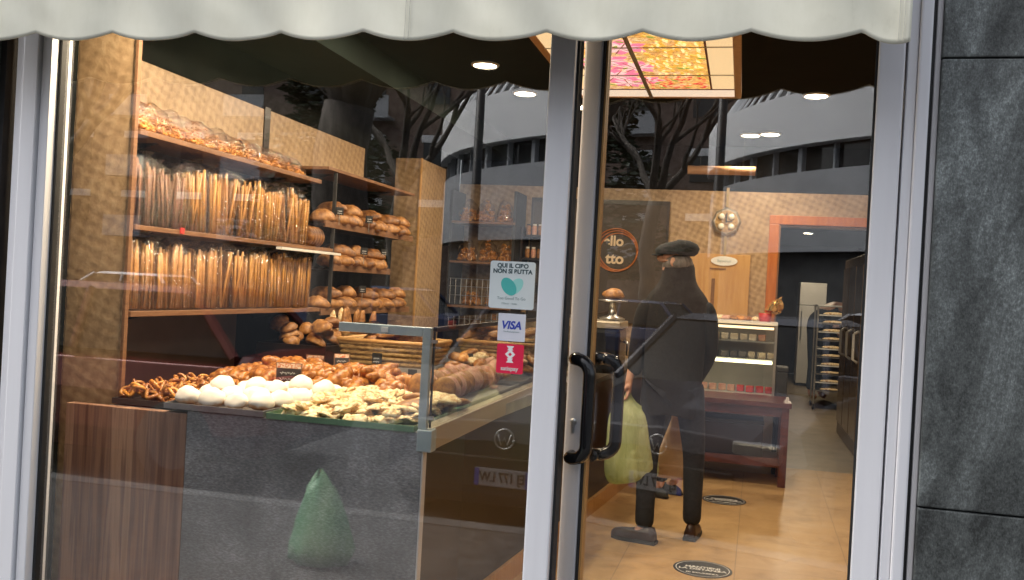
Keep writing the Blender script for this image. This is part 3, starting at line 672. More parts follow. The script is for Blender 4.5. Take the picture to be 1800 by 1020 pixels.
for i, (y0, y1, z, lb) in enumerate(((2.20, 3.69, 1.761, 'upper'), (2.34, 3.27, 1.508, 'middle'), (2.20, 3.69, 1.244, 'lower'))):
    s_ = thing('loaf_rack', '%s dark slatted rack of loaves beside the breadsticks' % lb, 'rack')
    g = MB()
    for k in range(6): g.box(-2.65+k*.048, -2.65+k*.048+.03, y0, y1, z-.014, z)
    g.build('slats', 'dkwood', s_); MB().box(-2.388, -2.375, y0, y1, z-.02, z+.02).build('front_lip', 'shelfwood', s_)
MB().box(-2.398, -2.378, 2.325, 2.34, 1.0, 2.07).build('rack_upright', 'rubber', None, label='thin black upright carrying the loaf racks', cat='upright')
def bagmesh(seed, nst, h, w_, dpt, loose):
    r_ = random.Random(seed); g = MB()
    for k in range(nst):
        x = r_.uniform(-dpt/2+.008, dpt/2-.008); y = (k+.5)/nst*(w_-.016)-w_/2+.008
        dx, dy = r_.uniform(-loose, loose), r_.uniform(-loose, loose); hh = h*r_.uniform(.86, 1.0)
        ym = max(-w_/2+.007, min(w_/2-.007, y+dy)); p0 = (x, y, .006); p1 = (x+dx*.5+.002, (y+ym)/2+r_.uniform(-.003, .003), hh/2); p2 = (x+dx, ym, hh)
        g.tube([p0, p1, p2], [.0058*r_.uniform(.85, 1.2)]*3, 6)
    wv = MB(); rings = []; K = 16
    prof = [(0, 1), (.02, 1.03), (.35, 1.04), (.75, 1.02), (.98, 1.0), (1.05, .8), (1.10, .35), (1.16, .9)]
    v = []; f = []
    for i, (t, s_) in enumerate(prof):
        for j in range(K):
            a = 2*math.pi*j/K; cx = abs(math.cos(a))**.5*math.copysign(1, math.cos(a)); cy_ = abs(math.sin(a))**.5*math.copysign(1, math.sin(a))
            nn = .004*noise.noise(Vector((j*1.3, i*1.7, seed)))
            v.append(((dpt/2)*s_*cx*(1 if t < 1 else .5)+nn, (w_/2)*s_*cy_+nn, h*t))
    for i in range(len(prof)-1):
        for j in range(K):
            k = (j+1) % K; f.append((i*K+j, i*K+k, (i+1)*K+k, (i+1)*K+j))
    f.append(tuple(reversed(range(K)))); wv.add(v, f)
    return g, wv
def bagproto(kind, seed, mat, nst=30, h=.285, w_=.088, dpt=.10, loose=.012):
    g, wv = bagmesh(seed, nst, h, w_, dpt, loose)
    return (g.mesh('sticks', mat, True), wv.mesh('wrapper', 'cello', True))
def putbag(pr_, loc, rz, label, group, tilt=0):
    o = link('breadstick_bag', None, None, label, 'breadstick bag', group, None, loc, (tilt, rnd.uniform(-.04, .02), rz)); o.scale = (rnd.uniform(.9, 1.05), rnd.uniform(.92, 1.0), rnd.uniform(.90, 1.06))
    c_ = link('contents', pr_[0], o); link('wrapper', pr_[1], o)
BP = [bagproto('a', k, 'stick', loose=.004) for k in range(3)]+[bagproto('o', k+5, 'stick_o', loose=.004) for k in range(3)]
BL = [bagproto('l', k+9, 'stick', nst=20, loose=.035) for k in range(3)]
BD = [bagproto('d', k+15, 'stick_dk', nst=16, h=.26, loose=.01) for k in range(2)]
BT = [bagproto('t', k+19, 'stick_o', nst=20, h=.30, loose=.012) for k in range(2)]
ordn = ['first', 'second', 'third', 'fourth', 'fifth', 'sixth', 'seventh', 'eighth', 'ninth', 'tenth', 'eleventh', 'twelfth', 'thirteenth', 'fourteenth', 'fifteenth', 'sixteenth', 'seventeenth', 'eighteenth', 'nineteenth']
y = .50; i = 0
while y < 2.12:
    pr_ = BP[i % 3] if y < 1.12 else (BL[i % 3] if y < 1.45 else BP[3+i % 3])
    putbag(pr_, (-2.44, y, 1.269), rnd.uniform(-.06, .06), '%s breadstick bag from the column on the lowest shelf' % ordn[i], 'breadstick bags on the lowest shelf', rnd.uniform(-.03, .03)); y += .0965; i += 1
y = .50; i = 0
while y < 2.02:
    if y < .84: pr_ = BD[i % 2]
    elif y < 1.1: pr_ = (BT+BL)[i % 5]
    elif y < 1.33: pr_ = BL[i % 3]
    else: pr_ = [BT[0], BL[1], BT[1], BP[3]][i % 4]
    putbag(pr_, (-2.445, y, 1.620), rnd.uniform(-.1, .1), '%s breadstick bag from the column on the middle shelf' % ordn[i], 'breadstick bags on the middle shelf', rnd.uniform(-.08, .08)); y += .0995; i += 1
# biscuit rounds in a bag at the end of the middle shelf
RC = lump(.012, .06, .06, 90, .05, 14, 10, flatb=1.0).mesh('rye_round', 'crust_dk', True)
for k in range(5): link('crispbread_round', RC, None, 'dark round crispbread leaning at the right end of the middle shelf', 'crispbread', 'crispbread rounds on the middle shelf', None, (-2.44, 2.10+.034*k, 1.620), (R(-12), 0, R(90)))
MB().box(-2.374, -2.369, .75, .778, 1.603, 1.628).build('shelf_tag', 'red', None, label='small red tag on the middle shelf edge', cat='tag')
MB().box(-2.374, -2.34, 1.62, 2.36, 1.580, 1.594).build('strip_light', 'white', None, label='thin white strip fixed under the right end of the middle shelf', cat='strip')
# snack bags on the top shelf
def snackbag(seed):
    r_ = random.Random(seed); g = MB()
    for k in range(70):
        a = r_.uniform(0, 6.28); rr = r_.random()**.5; x = .11*rr*math.cos(a)*.9; y = .085*rr*math.sin(a)*.9; z = .012+(.12*(1-rr*rr))*r_.random()
        M_ = T(x, y, z) @ Matrix.Rotation(r_.uniform(0, 6), 4, 'Z') @ Matrix.Rotation(r_.uniform(-1, 1), 4, 'X')
        pts = [M_ @ Vector((.026*math.cos(t), .012*math.sin(t), .006*math.sin(2*t))) for t in [u*.9 for u in range(6)]]
        g.tube(pts, .005, 5)
    wv = lump(.125, .098, .12, seed+3, .22, 22, 12, flatb=.1)
    return g.mesh('snack_rings', 'snack', True), wv.mesh('wrapper', 'cello', True)
SB = [snackbag(k) for k in range(3)]
for k in range(12):
    pr_ = SB[k % 3]; o = link('snack_bag', None, None, '%s cellophane bag of orange fried snacks from the column on the top shelf' % ordn[k], 'snack bag', 'orange snack bags on the top shelf', None, (-2.51, .53+.125*k, 2.004), (0, 0, rnd.uniform(-.6, .6)))
    o.scale = (1, 1, 1.05-.03*k); link('contents', pr_[0], o); link('wrapper', pr_[1], o)
# loaves on the racks
BIG = [lump(.115, .065, .055, k+80, .12, 22, 12, cuts=3, flatb=.5).mesh('oval_loaf', 'crust' if k % 2 else 'crust_dk', True) for k in range(4)]
RND = [lump(.08, .078, .06, k+90, .12, 20, 12, cuts=1, flatb=.5).mesh('round_loaf', 'crust_dk' if k % 2 else 'crust', True) for k in range(3)]
for z, ys, nm_ in ((1.763, [2.29, 2.42, 2.55, 2.70, 2.85, 3.0, 3.15, 3.30, 3.45, 3.58], 'upper'), (1.510, [2.41, 2.54, 2.68, 2.80, 2.92, 3.05, 3.17], 'middle'), (1.246, [2.27, 2.40, 2.54, 2.68, 2.83, 2.98, 3.13, 3.28, 3.44, 3.58], 'lower')):
    for i, y in enumerate(ys):
        for lay in range(2):
            if lay and i % 2 == 0: continue
            me = BIG[(i+lay) % 4] if (i % 3) else RND[i % 3]
            o = link('loaf', me, None, '%s crusty loaf from the left%s on the %s rack' % (ordn[i], ', lying on top,' if lay else '', nm_), 'bread', 'loaves on the racks', None, (-2.44-.02*lay, y+.03*lay, z+.065*lay), (rnd.uniform(-.15, .15), rnd.uniform(-.1, .1), rnd.uniform(-.5, .9)))
for (px, py, yy, lb) in ((597, 368, 2.15, 'first loaf rack card near the middle shelf'), (649, 382, 2.6, 'second card along the upper loaf rack'), (640, 438, 2.5, 'card on the middle loaf rack'), (675, 440, 2.85, 'rightmost card of the middle loaf rack'), (637, 505, 2.45, 'card on the lower loaf rack')):
    q = at(px, py+10, x=-2.355); card(tuple(q), .055, .045, 'small black price ' + lb, R(60), 0, False, True)

# ------------------------------------------------------------------ back left shelving
bs = thing('back_shelving', 'dark shelving unit with bags and jars on the back wall', 'shelving')
for z in (2.02, 1.66, 1.26): MB().box(-2.58, -1.99, 5.25, 5.66, z-.02, z).build('shelf_board', 'shelfwood', bs)
for x in (-2.59, -2.0): MB().box(x-.012, x+.012, 5.26, 5.65, 0, 2.3).build('upright', 'rubber', bs)
g = MB()
for k in range(12): g.tube([(-2.56+k*.05, 5.25, 1.27), (-2.56+k*.05, 5.25, 1.50)], .003, 5)
for z in (1.35, 1.43, 1.50): g.tube([(-2.57, 5.25, z), (-2.0, 5.25, z)], .003, 5)
g.build('wire_guard', 'steel', bs)
for i, (x, z) in enumerate([(-2.46, 2.02), (-2.30, 2.02), (-2.12, 2.02), (-2.46, 1.66), (-2.26, 1.66), (-2.10, 1.66), (-2.40, 1.26), (-2.18, 1.26)]):
    pr_ = SB[i % 3]; o = link('snack_bag', None, None, 'cellophane snack bag, %s on the back shelving' % ordn[i], 'snack bag', 'snack bags on the back shelving', None, (x, 5.40, z+.001), (0, 0, i)); o.scale = (.8, .8, 1.5); link('contents', pr_[0], o); link('wrapper', pr_[1], o)
ks = thing('jar_shelf', 'small dark shelf of jars and bottles right of the back shelving', 'shelf')
for z in (1.93, 1.72, 1.50): MB().box(-1.97, -1.72, 5.45, 5.69, z-.015, z).build('shelf_board', 'dkwood', ks)
MB().box(-1.98, -1.96, 5.45, 5.69, 1.3, 2.0).box(-1.73, -1.71, 5.45, 5.69, 1.3, 2.0).build('side', 'dkwood', ks)
for i in range(8):
    j_ = thing('glass_jar', '%s lidded jar on the small dark back shelf' % ordn[i], 'jar', (-1.92+.055*(i % 4), 5.50, [1.931, 1.721][i//4]), 0, 'jars on the small back shelf')
    MB().lathe([(.020, 0), (.023, .01), (.023, .07), (.016, .085)], 12).build('jar_body', 'ham' if i % 2 else 'crust', j_, smooth=True); MB().lathe([(.018, .086), (.018, .10)], 12).build('lid', 'white' if i % 3 else 'rubber', j_)
# menu board with ring logo
mb_ = thing('menu_board', 'dark brown wall board with a ring emblem and cream letters', 'sign')
MB().box(-1.92, -.69, 5.66, 5.698, 1.18, 2.25).build('board', NM('brown_board', (.035, .022, .014), (.055, .035, .022), 6, .5), mb_)
MB().box(-1.94, -.67, 5.655, 5.699, 2.25, 2.29).box(-.69, -.67, 5.655, 5.699, 1.16, 2.25).box(-1.94, -1.92, 5.655, 5.699, 1.16, 2.25).build('board_frame', 'dkwood', mb_)
q = at(1084, 441, y=5.65); cx, cz = q.x, q.z; M_ = T(cx, 5.655, cz) @ FRONT
for k, (rr, a, b_) in enumerate(((.185, 0, 0), (.17, .012, -.008), (.198, -.008, .006))):
    MB().tube([M_ @ Vector((rr*math.cos(t/40*6.2832)+a, rr*math.sin(t/40*6.2832)*.98+b_, .004*k)) for t in range(41)], .006, 6, flat=.5).build('ring_stroke', 'orangewood', mb_, smooth=True)
CRM = flat('cream_lettering', (.72, .55, .36))
q = at(1096, 428, y=5.65); text('ello', .125, CRM, mb_, T(q.x, 5.655, q.z+.015) @ FRONT, align='RIGHT', bold=.004)
q = at(1096, 456, y=5.65); text('tto', .135, CRM, mb_, T(q.x, 5.655, q.z) @ FRONT, align='RIGHT', bold=.004)
# clock
q = at(1277, 390, y=5.68); ck = thing('wall_clock', 'round wall clock with four gilded ornaments above the pine notice board', 'clock', (q.x, 5.69, q.z))
MB().lathe([(.125, 0), (.13, .012), (.11, .03), (.105, .03)], 8, FRONT).build('case', 'rail', ck, bevel=.003)
MB().lathe([(.098, .029), (.098, .034)], 28, FRONT).build('dial', 'wicker', ck)
for a in (45, 135, 225, 315): MB().lathe([(.030, .034), (.026, .046), (.008, .05)], 12, T(.062*math.cos(R(a)), 0, .062*math.sin(R(a))) @ FRONT).build('gilded_ornament', flat('clear_white_ornament', (.85, .80, .66), .12, .2), ck, smooth=True)
MB().box(-.005, .005, -.056, -.050, -.01, .075).build('hand', 'rubber', ck); MB().box(-.004, .05, -.059, -.057, -.004, .004).build('hand', 'rubber', ck)
MB().box(-.012, .012, -.02, 0, .13, .30).box(-.012, .012, -.02, 0, -.3, -.13).build('mirrored_post_line', flat('mirrored_post_tone', (.36, .25, .10), .4, .4), ck)  # strip standing in for the lamp post's reflected line across the clock
# notice board
nb = thing('notice_board', 'orange pine board with white oval plaque below the clock', 'notice board')
MB().box(-.50, .055, 5.672, 5.699, 1.28, 1.84).build('board', 'pinewood', nb, bevel=.003)
q = at(1273, 459, y=5.66); plate('plaque', ell(.115, .042), 5.671, .008, 'white', nb, q.x, q.z)
text('Benvenuti', .03, S_G, nb, T(q.x, 5.660, q.z) @ FRONT)
MB().box(q.x-.12, q.x+.02, 5.664, 5.671, q.z-.075, q.z-.065).box(q.x-.10, q.x-.07, 5.664, 5.671, 1.36, 1.62).build('relief_strip', 'shelfwood', nb)
# doorway casing
dc = thing('doorway_casing', 'orange stained wooden casing round the kitchen doorway', 'door casing')
MB().box(.20, .285, 5.66, 5.70, 0, 2.12).box(1.20, 1.29, 5.66, 5.70, 0, 2.12).box(.20, 1.29, 5.66, 5.70, 2.121, 2.20).build('casing_boards', 'orangewood', dc, bevel=.005)
MB().box(.2853, .298, 5.67, 5.86, 0, 2.12).box(.2853, 1.199, 5.69, 5.86, 2.105, 2.118).build('reveal', 'shelfwood', dc)
# hanging wooden bar lamp
q0, q1 = at(1209, 299, y=5.0), at(1328, 301, y=5.0)
bl = thing('hanging_bar_lamp', 'horizontal wooden bar lamp hanging from the dark ceiling', 'lamp')
zz = (q0.z+q1.z)/2
MB().tube([(q0.x, 5.0, zz), (q1.x, 5.0, zz)], .036, 14).build('wooden_bar', NM('light_wood', (.50, .26, .13), (.62, .36, .2), 10, .4), bl, smooth=True)
for x in (q0.x+.1, q1.x-.1): MB().tube([(x, 5.0, zz+.03), (x, 5.0, 2.799)], .002, 5).build('cord', 'rubber', bl)
# ceiling light panel
cp = thing('ceiling_light_panel', 'backlit painted glass ceiling panel with wheat and blossom colours', 'ceiling light', (-.62, 2.75, 2.70))
x0, x1, y0, y1 = -.44, .51, -1.45, .37
MB().box(x0-.04, x1+.04, y0-.04, y0, -.004, .06).box(x0-.04, x1+.04, y1, y1+.03, -.004, .06).box(x0-.04, x0, y0, y1, -.004, .06).box(x1, x1+.04, y0, y1, -.004, .06).build('frame', 'pinewood', cp)
MB().box(x0+.13, x1-.13, y0, y1-.22, 0, .01).build('painted_pane', 'artglass', cp)
MB().box(x0, x0+.13, y0, y1-.22, 0, .01).box(x1-.13, x1, y0, y1-.22, 0, .01).build('cream_border', 'creamglass', cp)
MB().box(x0, x1, y1-.22, y1, 0, .01).build('pale_border', 'paleglass', cp)
g = MB().box(x1-.139, x1-.128, y0, y1-.22, -.005, -.001).box(x0+.128, x0+.139, y0, y1-.22, -.005, -.001).box(x0, x1, y1-.228, y1-.218, -.0055, -.0015); g.build('red_border_line', flat('dark_red_line', (.16, .03, .02)), cp)
MB().box(-.012, .012, y0, y1, -.0125, -.0085).box(x0, x1, -.26, -.248, -.012, -.0085).box(x0, x1, -.86, -.848, -.012, -.0085).build('glazing_bar', 'rail', cp)
rp = random.Random(31)
def glowpart(name, c, polys, dz):
    g = MB()
    for i, p_ in enumerate(polys): g.prism(p_, dz-.0004-.00002*i, dz-.00002*i)
    m_ = EM(name+'_glow', c, .5); g.build(name, m_, cp)
def petal(cx, cy, a, L_, w_):
    cy -= .43; cx = max(-.27, min(.33, cx))
    return [(cx+math.cos(a)*L_*t+math.cos(a+1.57)*w_*s_*math.sin(math.pi*t)**.8, cy+math.sin(a)*L_*t+math.sin(a+1.57)*w_*s_*math.sin(math.pi*t)**.8) for s_, ts in ((1, (0, .2, .4, .6, .8, 1)), (-1, (.8, .6, .4, .2))) for t in ts]
FLO = [(-.16, .22, .17), (-.02, .02, .14), (-.18, -.12, .17), (-.10, .40, .12), (.02, .33, .10), (-.05, -.40, .15), (-.2, -.60, .15)]
glowpart('pink_petals', (.86, .22, .36), [petal(x, y, k*1.05+x*9, r_, r_*.26) for x, y, r_ in FLO for k in range(6)], -.0006)
glowpart('pale_petals', (.98, .62, .60), [petal(x, y, k*1.05+.5+x*9, r_*.8, r_*.17) for x, y, r_ in FLO for k in range(6)], -.0020)
glowpart('wheat_ears', (.70, .40, .06), [petal(.06+.30*rp.random(), -.9+1.1*rp.random(), rp.uniform(.9, 1.6), .05, .011) for k in range(130)], -.0006)
glowpart('wheat_highlights', (1, .84, .42), [petal(.04+.32*rp.random(), -.9+1.1*rp.random(), rp.uniform(.9, 1.6), .045, .007) for k in range(90)], -.0036)
glowpart('red_berries', (.62, .06, .05), [petal(rp.uniform(0, .37), rp.uniform(.24, .54), rp.uniform(0, 6), .026, .010) for k in range(70)], -.0032)
glowpart('green_leaves', (.28, .36, .06), [petal(rp.uniform(-.38, .36), rp.uniform(-.9, .54), rp.uniform(0, 6), .055, .012) for k in range(46)], -.0060)
glowpart('stem_lines', (.25, .09, .03), [petal(x, y, k*1.05+x*9+.25, r_, .004) for x, y, r_ in FLO for k in range(6)], -.0075)
# downlights
def downlight(x, y, lab, e, z=2.8, beam=True, col=(1, .80, .55)):
    d_ = thing('downlight', lab, 'ceiling light', (x, y, z), 0, 'round downlights in the dark ceiling')
    MB().lathe([(.072, -.012), (.085, -.010), (.088, -.001), (.072, -.001), (.072, -.012)], 28, caps=False).build('trim_ring', 'white', d_, smooth=True)
    MB().lathe([(.068, -.010), (.068, -.004)], 28).build('lamp_face', 'lampon', d_)
    if beam:
        ld = bpy.data.lights.new('downlight_beam', 'AREA'); ld.shape = 'DISK'; ld.size = .13; ld.energy = e*.32; ld.color = col
        lo = bpy.data.objects.new('light_source', ld); COL.objects.link(lo); lo.parent = d_; lo.location = (0, 0, -.02)
for (x, y, lab, e) in [(-1.598, 2.672, 'downlight left of the painted panel, nearest the window', 26), (-1.535, 3.484, 'downlight behind the first one, left of the painted panel', 26), (-1.23, 3.95, 'downlight half hidden behind the door stile', 26),
                       (.398, 3.523, 'downlight right of the painted panel', 34), (.152, 5.0, 'downlight over the doorway side of the shop', 20), (.0, 5.07, 'small downlight beside the last one', 8),
                       (-1.7, .95, 'downlight above the window display', 30), (-1.65, 1.7, 'downlight above the croissant heap', 34), (-.4, 1.6, 'added downlight above the entrance', 34), (.7, 1.6, 'downlight above the entrance by the right wall, also added', 22)]:  # the two entrance downlights are unseen lamps added for light
    downlight(x, y, lab, e)
for (x, lb) in ((-1.98, 'left'), (-1.6, 'middle'), (-1.15, 'right')): downlight(x, .22, '%s one of three added window fill downlights close behind the glass' % lb, 54 if lb == 'left' else 16, 2.62)  # unseen window lamps added to brighten the panels facing the glass
downlight(.75, 9.3, 'added fill lamp on the kitchen ceiling beyond the doorway', 60, 2.6); downlight(1.0, 13.3, 'added fill lamp farthest back on the kitchen ceiling', 25, 2.6)  # both lamps added to lift the dark kitchen

# ------------------------------------------------------------------ floor decals, furniture
for (px, py, lb) in ((1235, 1000, 'near the door'), (1273, 879, 'further in behind the customer')):
    q = at(px, py, z=.003); dcl = thing('floor_decal', 'black round floor sticker with pale lettering %s' % lb, 'floor sticker', (q.x, q.y, 0))
    MB().lathe([(.155, .001), (.155, .003)], 40).build('disc', flat('black_vinyl', (.02, .02, .022), .4), dcl)
    MB().tube([(.140*math.cos(t/36*6.2832), .140*math.sin(t/36*6.2832), .0034) for t in range(37)], .002, 4, flat=.3).build('ring_line', 'chalk', dcl)
    text('MANTIENI\nLA DISTANZA', .040, 'chalk', dcl, T(0, 0, .0036), bold=.0012, space=1.0)
    text('DI SICUREZZA', .026, 'chalk', dcl, T(0, -.085, .0036), bold=.0006)
tb = thing('low_table', 'low dark red wooden table with a slatted lower shelf', 'table', (0, 0, 0))
MB().box(-.42, .42, 4.74, 5.28, .62, .66).build('tabletop', 'redwood', tb, bevel=.004)
MB().box(-.36, .36, 4.775, 4.80, .545, .619).box(-.36, .36, 5.215, 5.24, .545, .619).build('apron', 'redwood', tb)
for x in (-.40, .345):
    for y in (4.76, 5.20): MB().box(x, x+.06, y, y+.06, 0, .619).build('leg', 'redwood', tb, bevel=.003)
MB().box(-.339, .344, 4.78, 5.24, .17, .20).build('lower_shelf', 'redwood', tb)
MB().box(-.339, .344, 4.77, 4.779, .15, .22).build('shelf_lip', 'redwood', tb)
g = thing('storage_box', 'dark glossy box on the lower shelf of the red table', 'box'); MB().box(-.30, .22, 4.86, 5.18, .201, .46).build('box_body', 'dkwood', g, bevel=.008); MB().box(-.305, .225, 4.855, 5.185, .461, .49).build('lid', 'rubber', g, bevel=.006)
# refrigerated display
fd = thing('refrigerated_display', 'glass fronted refrigerated display with products behind the red table', 'display fridge')
FX0, FX1, FY0, FY1 = -.42, .305, 5.30, 5.62
MT['whitegrey'] = NM('grey_enamel', (.42, .41, .39), (.5, .49, .47), 4, .35)
MB().box(FX0, FX1, FY1-.03, FY1, .30, 1.27).box(FX0, FX1, FY0, FY1-.031, .0, .66).box(FX0, FX0+.02, FY0+.02, FY1-.031, .661, 1.24).build('cabinet', 'whitegrey', fd)
MB().box(FX0, FX1, FY0+.03, FY1-.031, 1.241, 1.27).build('canopy', 'white', fd)
for z in (.95, 1.10): MB().box(FX0+.021, FX1-.021, FY0+.05, FY1-.031, z-.01, z).build('glass_shelf', 'steel', fd)
MB().box(FX0+.01, FX1-.03, FY0+.005, FY0+.03, .915, .94).build('lit_edge_lamp', EM('warm_tube', (1, .85, .5), 2.2), fd)
MB().box(FX0+.01, FX1-.03, FY0+.005, FY0+.03, 1.205, 1.225).build('lit_edge_lamp', EM('warm_tube_dim', (1, .72, .4), .9), fd)
MB().box(FX0+.02, FX1-.02, FY0, FY0+.004, .665, 1.20).build('front_glass', 'thin', fd)
MB().box(FX1-.02, FX1, FY0+.005, FY0+.025, .661, 1.24).build('corner_post', 'steel', fd)
PK = [MB().box(-.03, .03, -.025, .025, 0, .055).mesh('package', m_, False, .006) for m_ in (flat('pkg_pale', (.62, .56, .48)), flat('pkg_cream', (.55, .45, .33)), flat('pkg_dark', (.08, .07, .07)), MT['red'], MT['ham'])]
for i in range(26):
    z = [.661, .95, 1.10][i % 3]+.001; x = FX0+.06+.078*(i//3)
    link('food_package', PK[(i*3+i//4) % 5], None, 'small food package, %s along, on the %s shelf of the refrigerated display' % (ordn[i//3], ['bottom', 'middle', 'top'][i % 3]), 'package', 'food packages in the refrigerated display', None, (x, 5.42+.03*(i % 2), z), (0, 0, rnd.uniform(-.3, .3)))
for i in range(9): link('small_pastry', P_[i % 5], None, '%s pastry lying on top of the refrigerated display' % ordn[i], 'pastry', 'pastries on top of the refrigerated display', None, (FX0+.06+.06*i, 5.44, 1.271), (0, 0, i))
gb = thing('gift_bag', 'red pot wrapped in shiny gold cellophane on the display fridge', 'gift', (.20, 5.42, 1.271))
MB().lathe([(.045, 0), (.055, .07)], 14).build('red_pot', 'red', gb, smooth=True); GOLD = flat('gold_foil', (.8, .5, .2), .15, .8)
g = lump(.07, .07, .09, 5, .5, 14, 9); 
g.v = [(a+.06+c_*.3, b_, c_+.07) for a, b_, c_ in g.v]; g.build('gold_wrap', GOLD, gb)
# dark stand right of the fridge
ds = thing('waste_bin', 'slim black bin standing between display fridge and doorway', 'bin', (.36, 5.42, 0)); MB().box(-.045, .045, -.12, .12, 0, .86).build('bin_body', 'rubber', ds, bevel=.01); MB().box(-.05, .05, -.125, .125, .861, .90).build('lid', 'rubber', ds, bevel=.01)
MB().lathe([(.0, 0), (.085, .0), (.09, .01), (.03, .03), (.02, .12), (.10, .125), (.10, .135)], 24, T(-.86, 3.6, 1.262)).build('cake_stand', 'steel', label='steel cake stand on the counter behind the door handle', cat='cake stand', smooth=True)
link('round_loaf', RND[0], None, 'pale round loaf on the steel cake stand', 'bread', None, None, (-.86, 3.6, 1.398), (0, 0, 1)).scale = (.95, .95, .9)
cm = thing('coffee_machine', 'dark glossy coffee machine with steel trim on the counter end', 'coffee machine', (-.93, 3.55, .906))
MB().box(-.16, .16, -.2, .2, 0, .30).build('housing', 'blackgloss', cm, bevel=.03); MB().box(-.165, .165, -.205, .205, .301, .35).build('top', 'rail', cm, bevel=.01)
MB().tube([(.17, -.05, .22), (.20, -.05, .2), (.20, -.05, .12)], .012, 8).build('steam_pipe', 'steel', cm, smooth=True)
# kitchen
fg = thing('tall_fridge', 'tall white fridge at the far end of the kitchen', 'fridge', (1.22, 14.2, 0))
MB().box(-.24, .20, 0, .6, .05, 1.40).build('lower_door', 'white', fg, bevel=.01); MB().box(-.24, .20, 0, .6, 1.41, 1.80).build('upper_door', 'white', fg, bevel=.01); MB().box(-.22, .18, .03, .6, 0, .049).build('plinth', 'rubber', fg)
MB().tube([(-.2, -.02, .8), (-.2, -.02, 1.3)], .012, 8).build('handle', 'steel', fg)
rk = thing('bakery_rack', 'steel bakery rack with baking trays in the kitchen', 'rack', (1.04, 10.6, 0))
for x in (-.02, .36):
    for y in (0, .5): MB().tube([(x, y, .08), (x, y, 1.42)], .014, 6).build('post', 'steel', rk)
MB().tube([(-.02, 0, 1.42), (.36, 0, 1.42), (.36, .5, 1.42), (-.02, .5, 1.42), (-.02, 0, 1.42)], .014, 6).build('top_frame', 'steel', rk)
for x in (-.02, .36):
    for y in (0, .5): MB().lathe([(.03, -.015), (.035, 0), (.03, .015)], 12, T(x, y, .036) @ Matrix.Rotation(R(90), 4, 'Y')).build('caster', 'rubber', rk)
for k in range(10): MB().box(0.0, .345, .01, .49, .25+.115*k, .262+.115*k).build('tray', 'white' if k % 2 else 'steel', rk)
TL = lump(.15, .035, .03, 201, .1, 14, 8).mesh('tray_loaf', 'flatb', True)
for k in range(10): link('tray_loaf', TL, None, 'pale loaf on the %s tray of the kitchen rack' % ordn[k], 'bread', 'loaves on the kitchen rack trays', None, (1.24, 10.67, .265+.115*k), (0, 0, 0))
ov = thing('oven_cabinet', 'tall brown oven cabinet with a silver handle in the kitchen', 'oven')
MB().box(1.12, 1.7, 6.5, 8.4, 0, 1.95).build('cabinet_body', NM('brown_cabinet', (.10, .06, .035), (.16, .10, .06), 8, .3, .2), ov, bevel=.01)
for y in (6.6, 7.2, 7.8):
    MB().box(1.105, 1.119, y, y+.55, .15, 1.85).build('door', NM('glossy_brown_door', (.16, .10, .055), (.24, .16, .09), 8, .2, .3), ov, bevel=.004)
    MB().tube([(1.105, y+.08, 1.20), (1.06, y+.08, 1.17), (1.06, y+.08, .93), (1.105, y+.08, .90)], .014, 8).build('handle', 'white', ov, smooth=True)

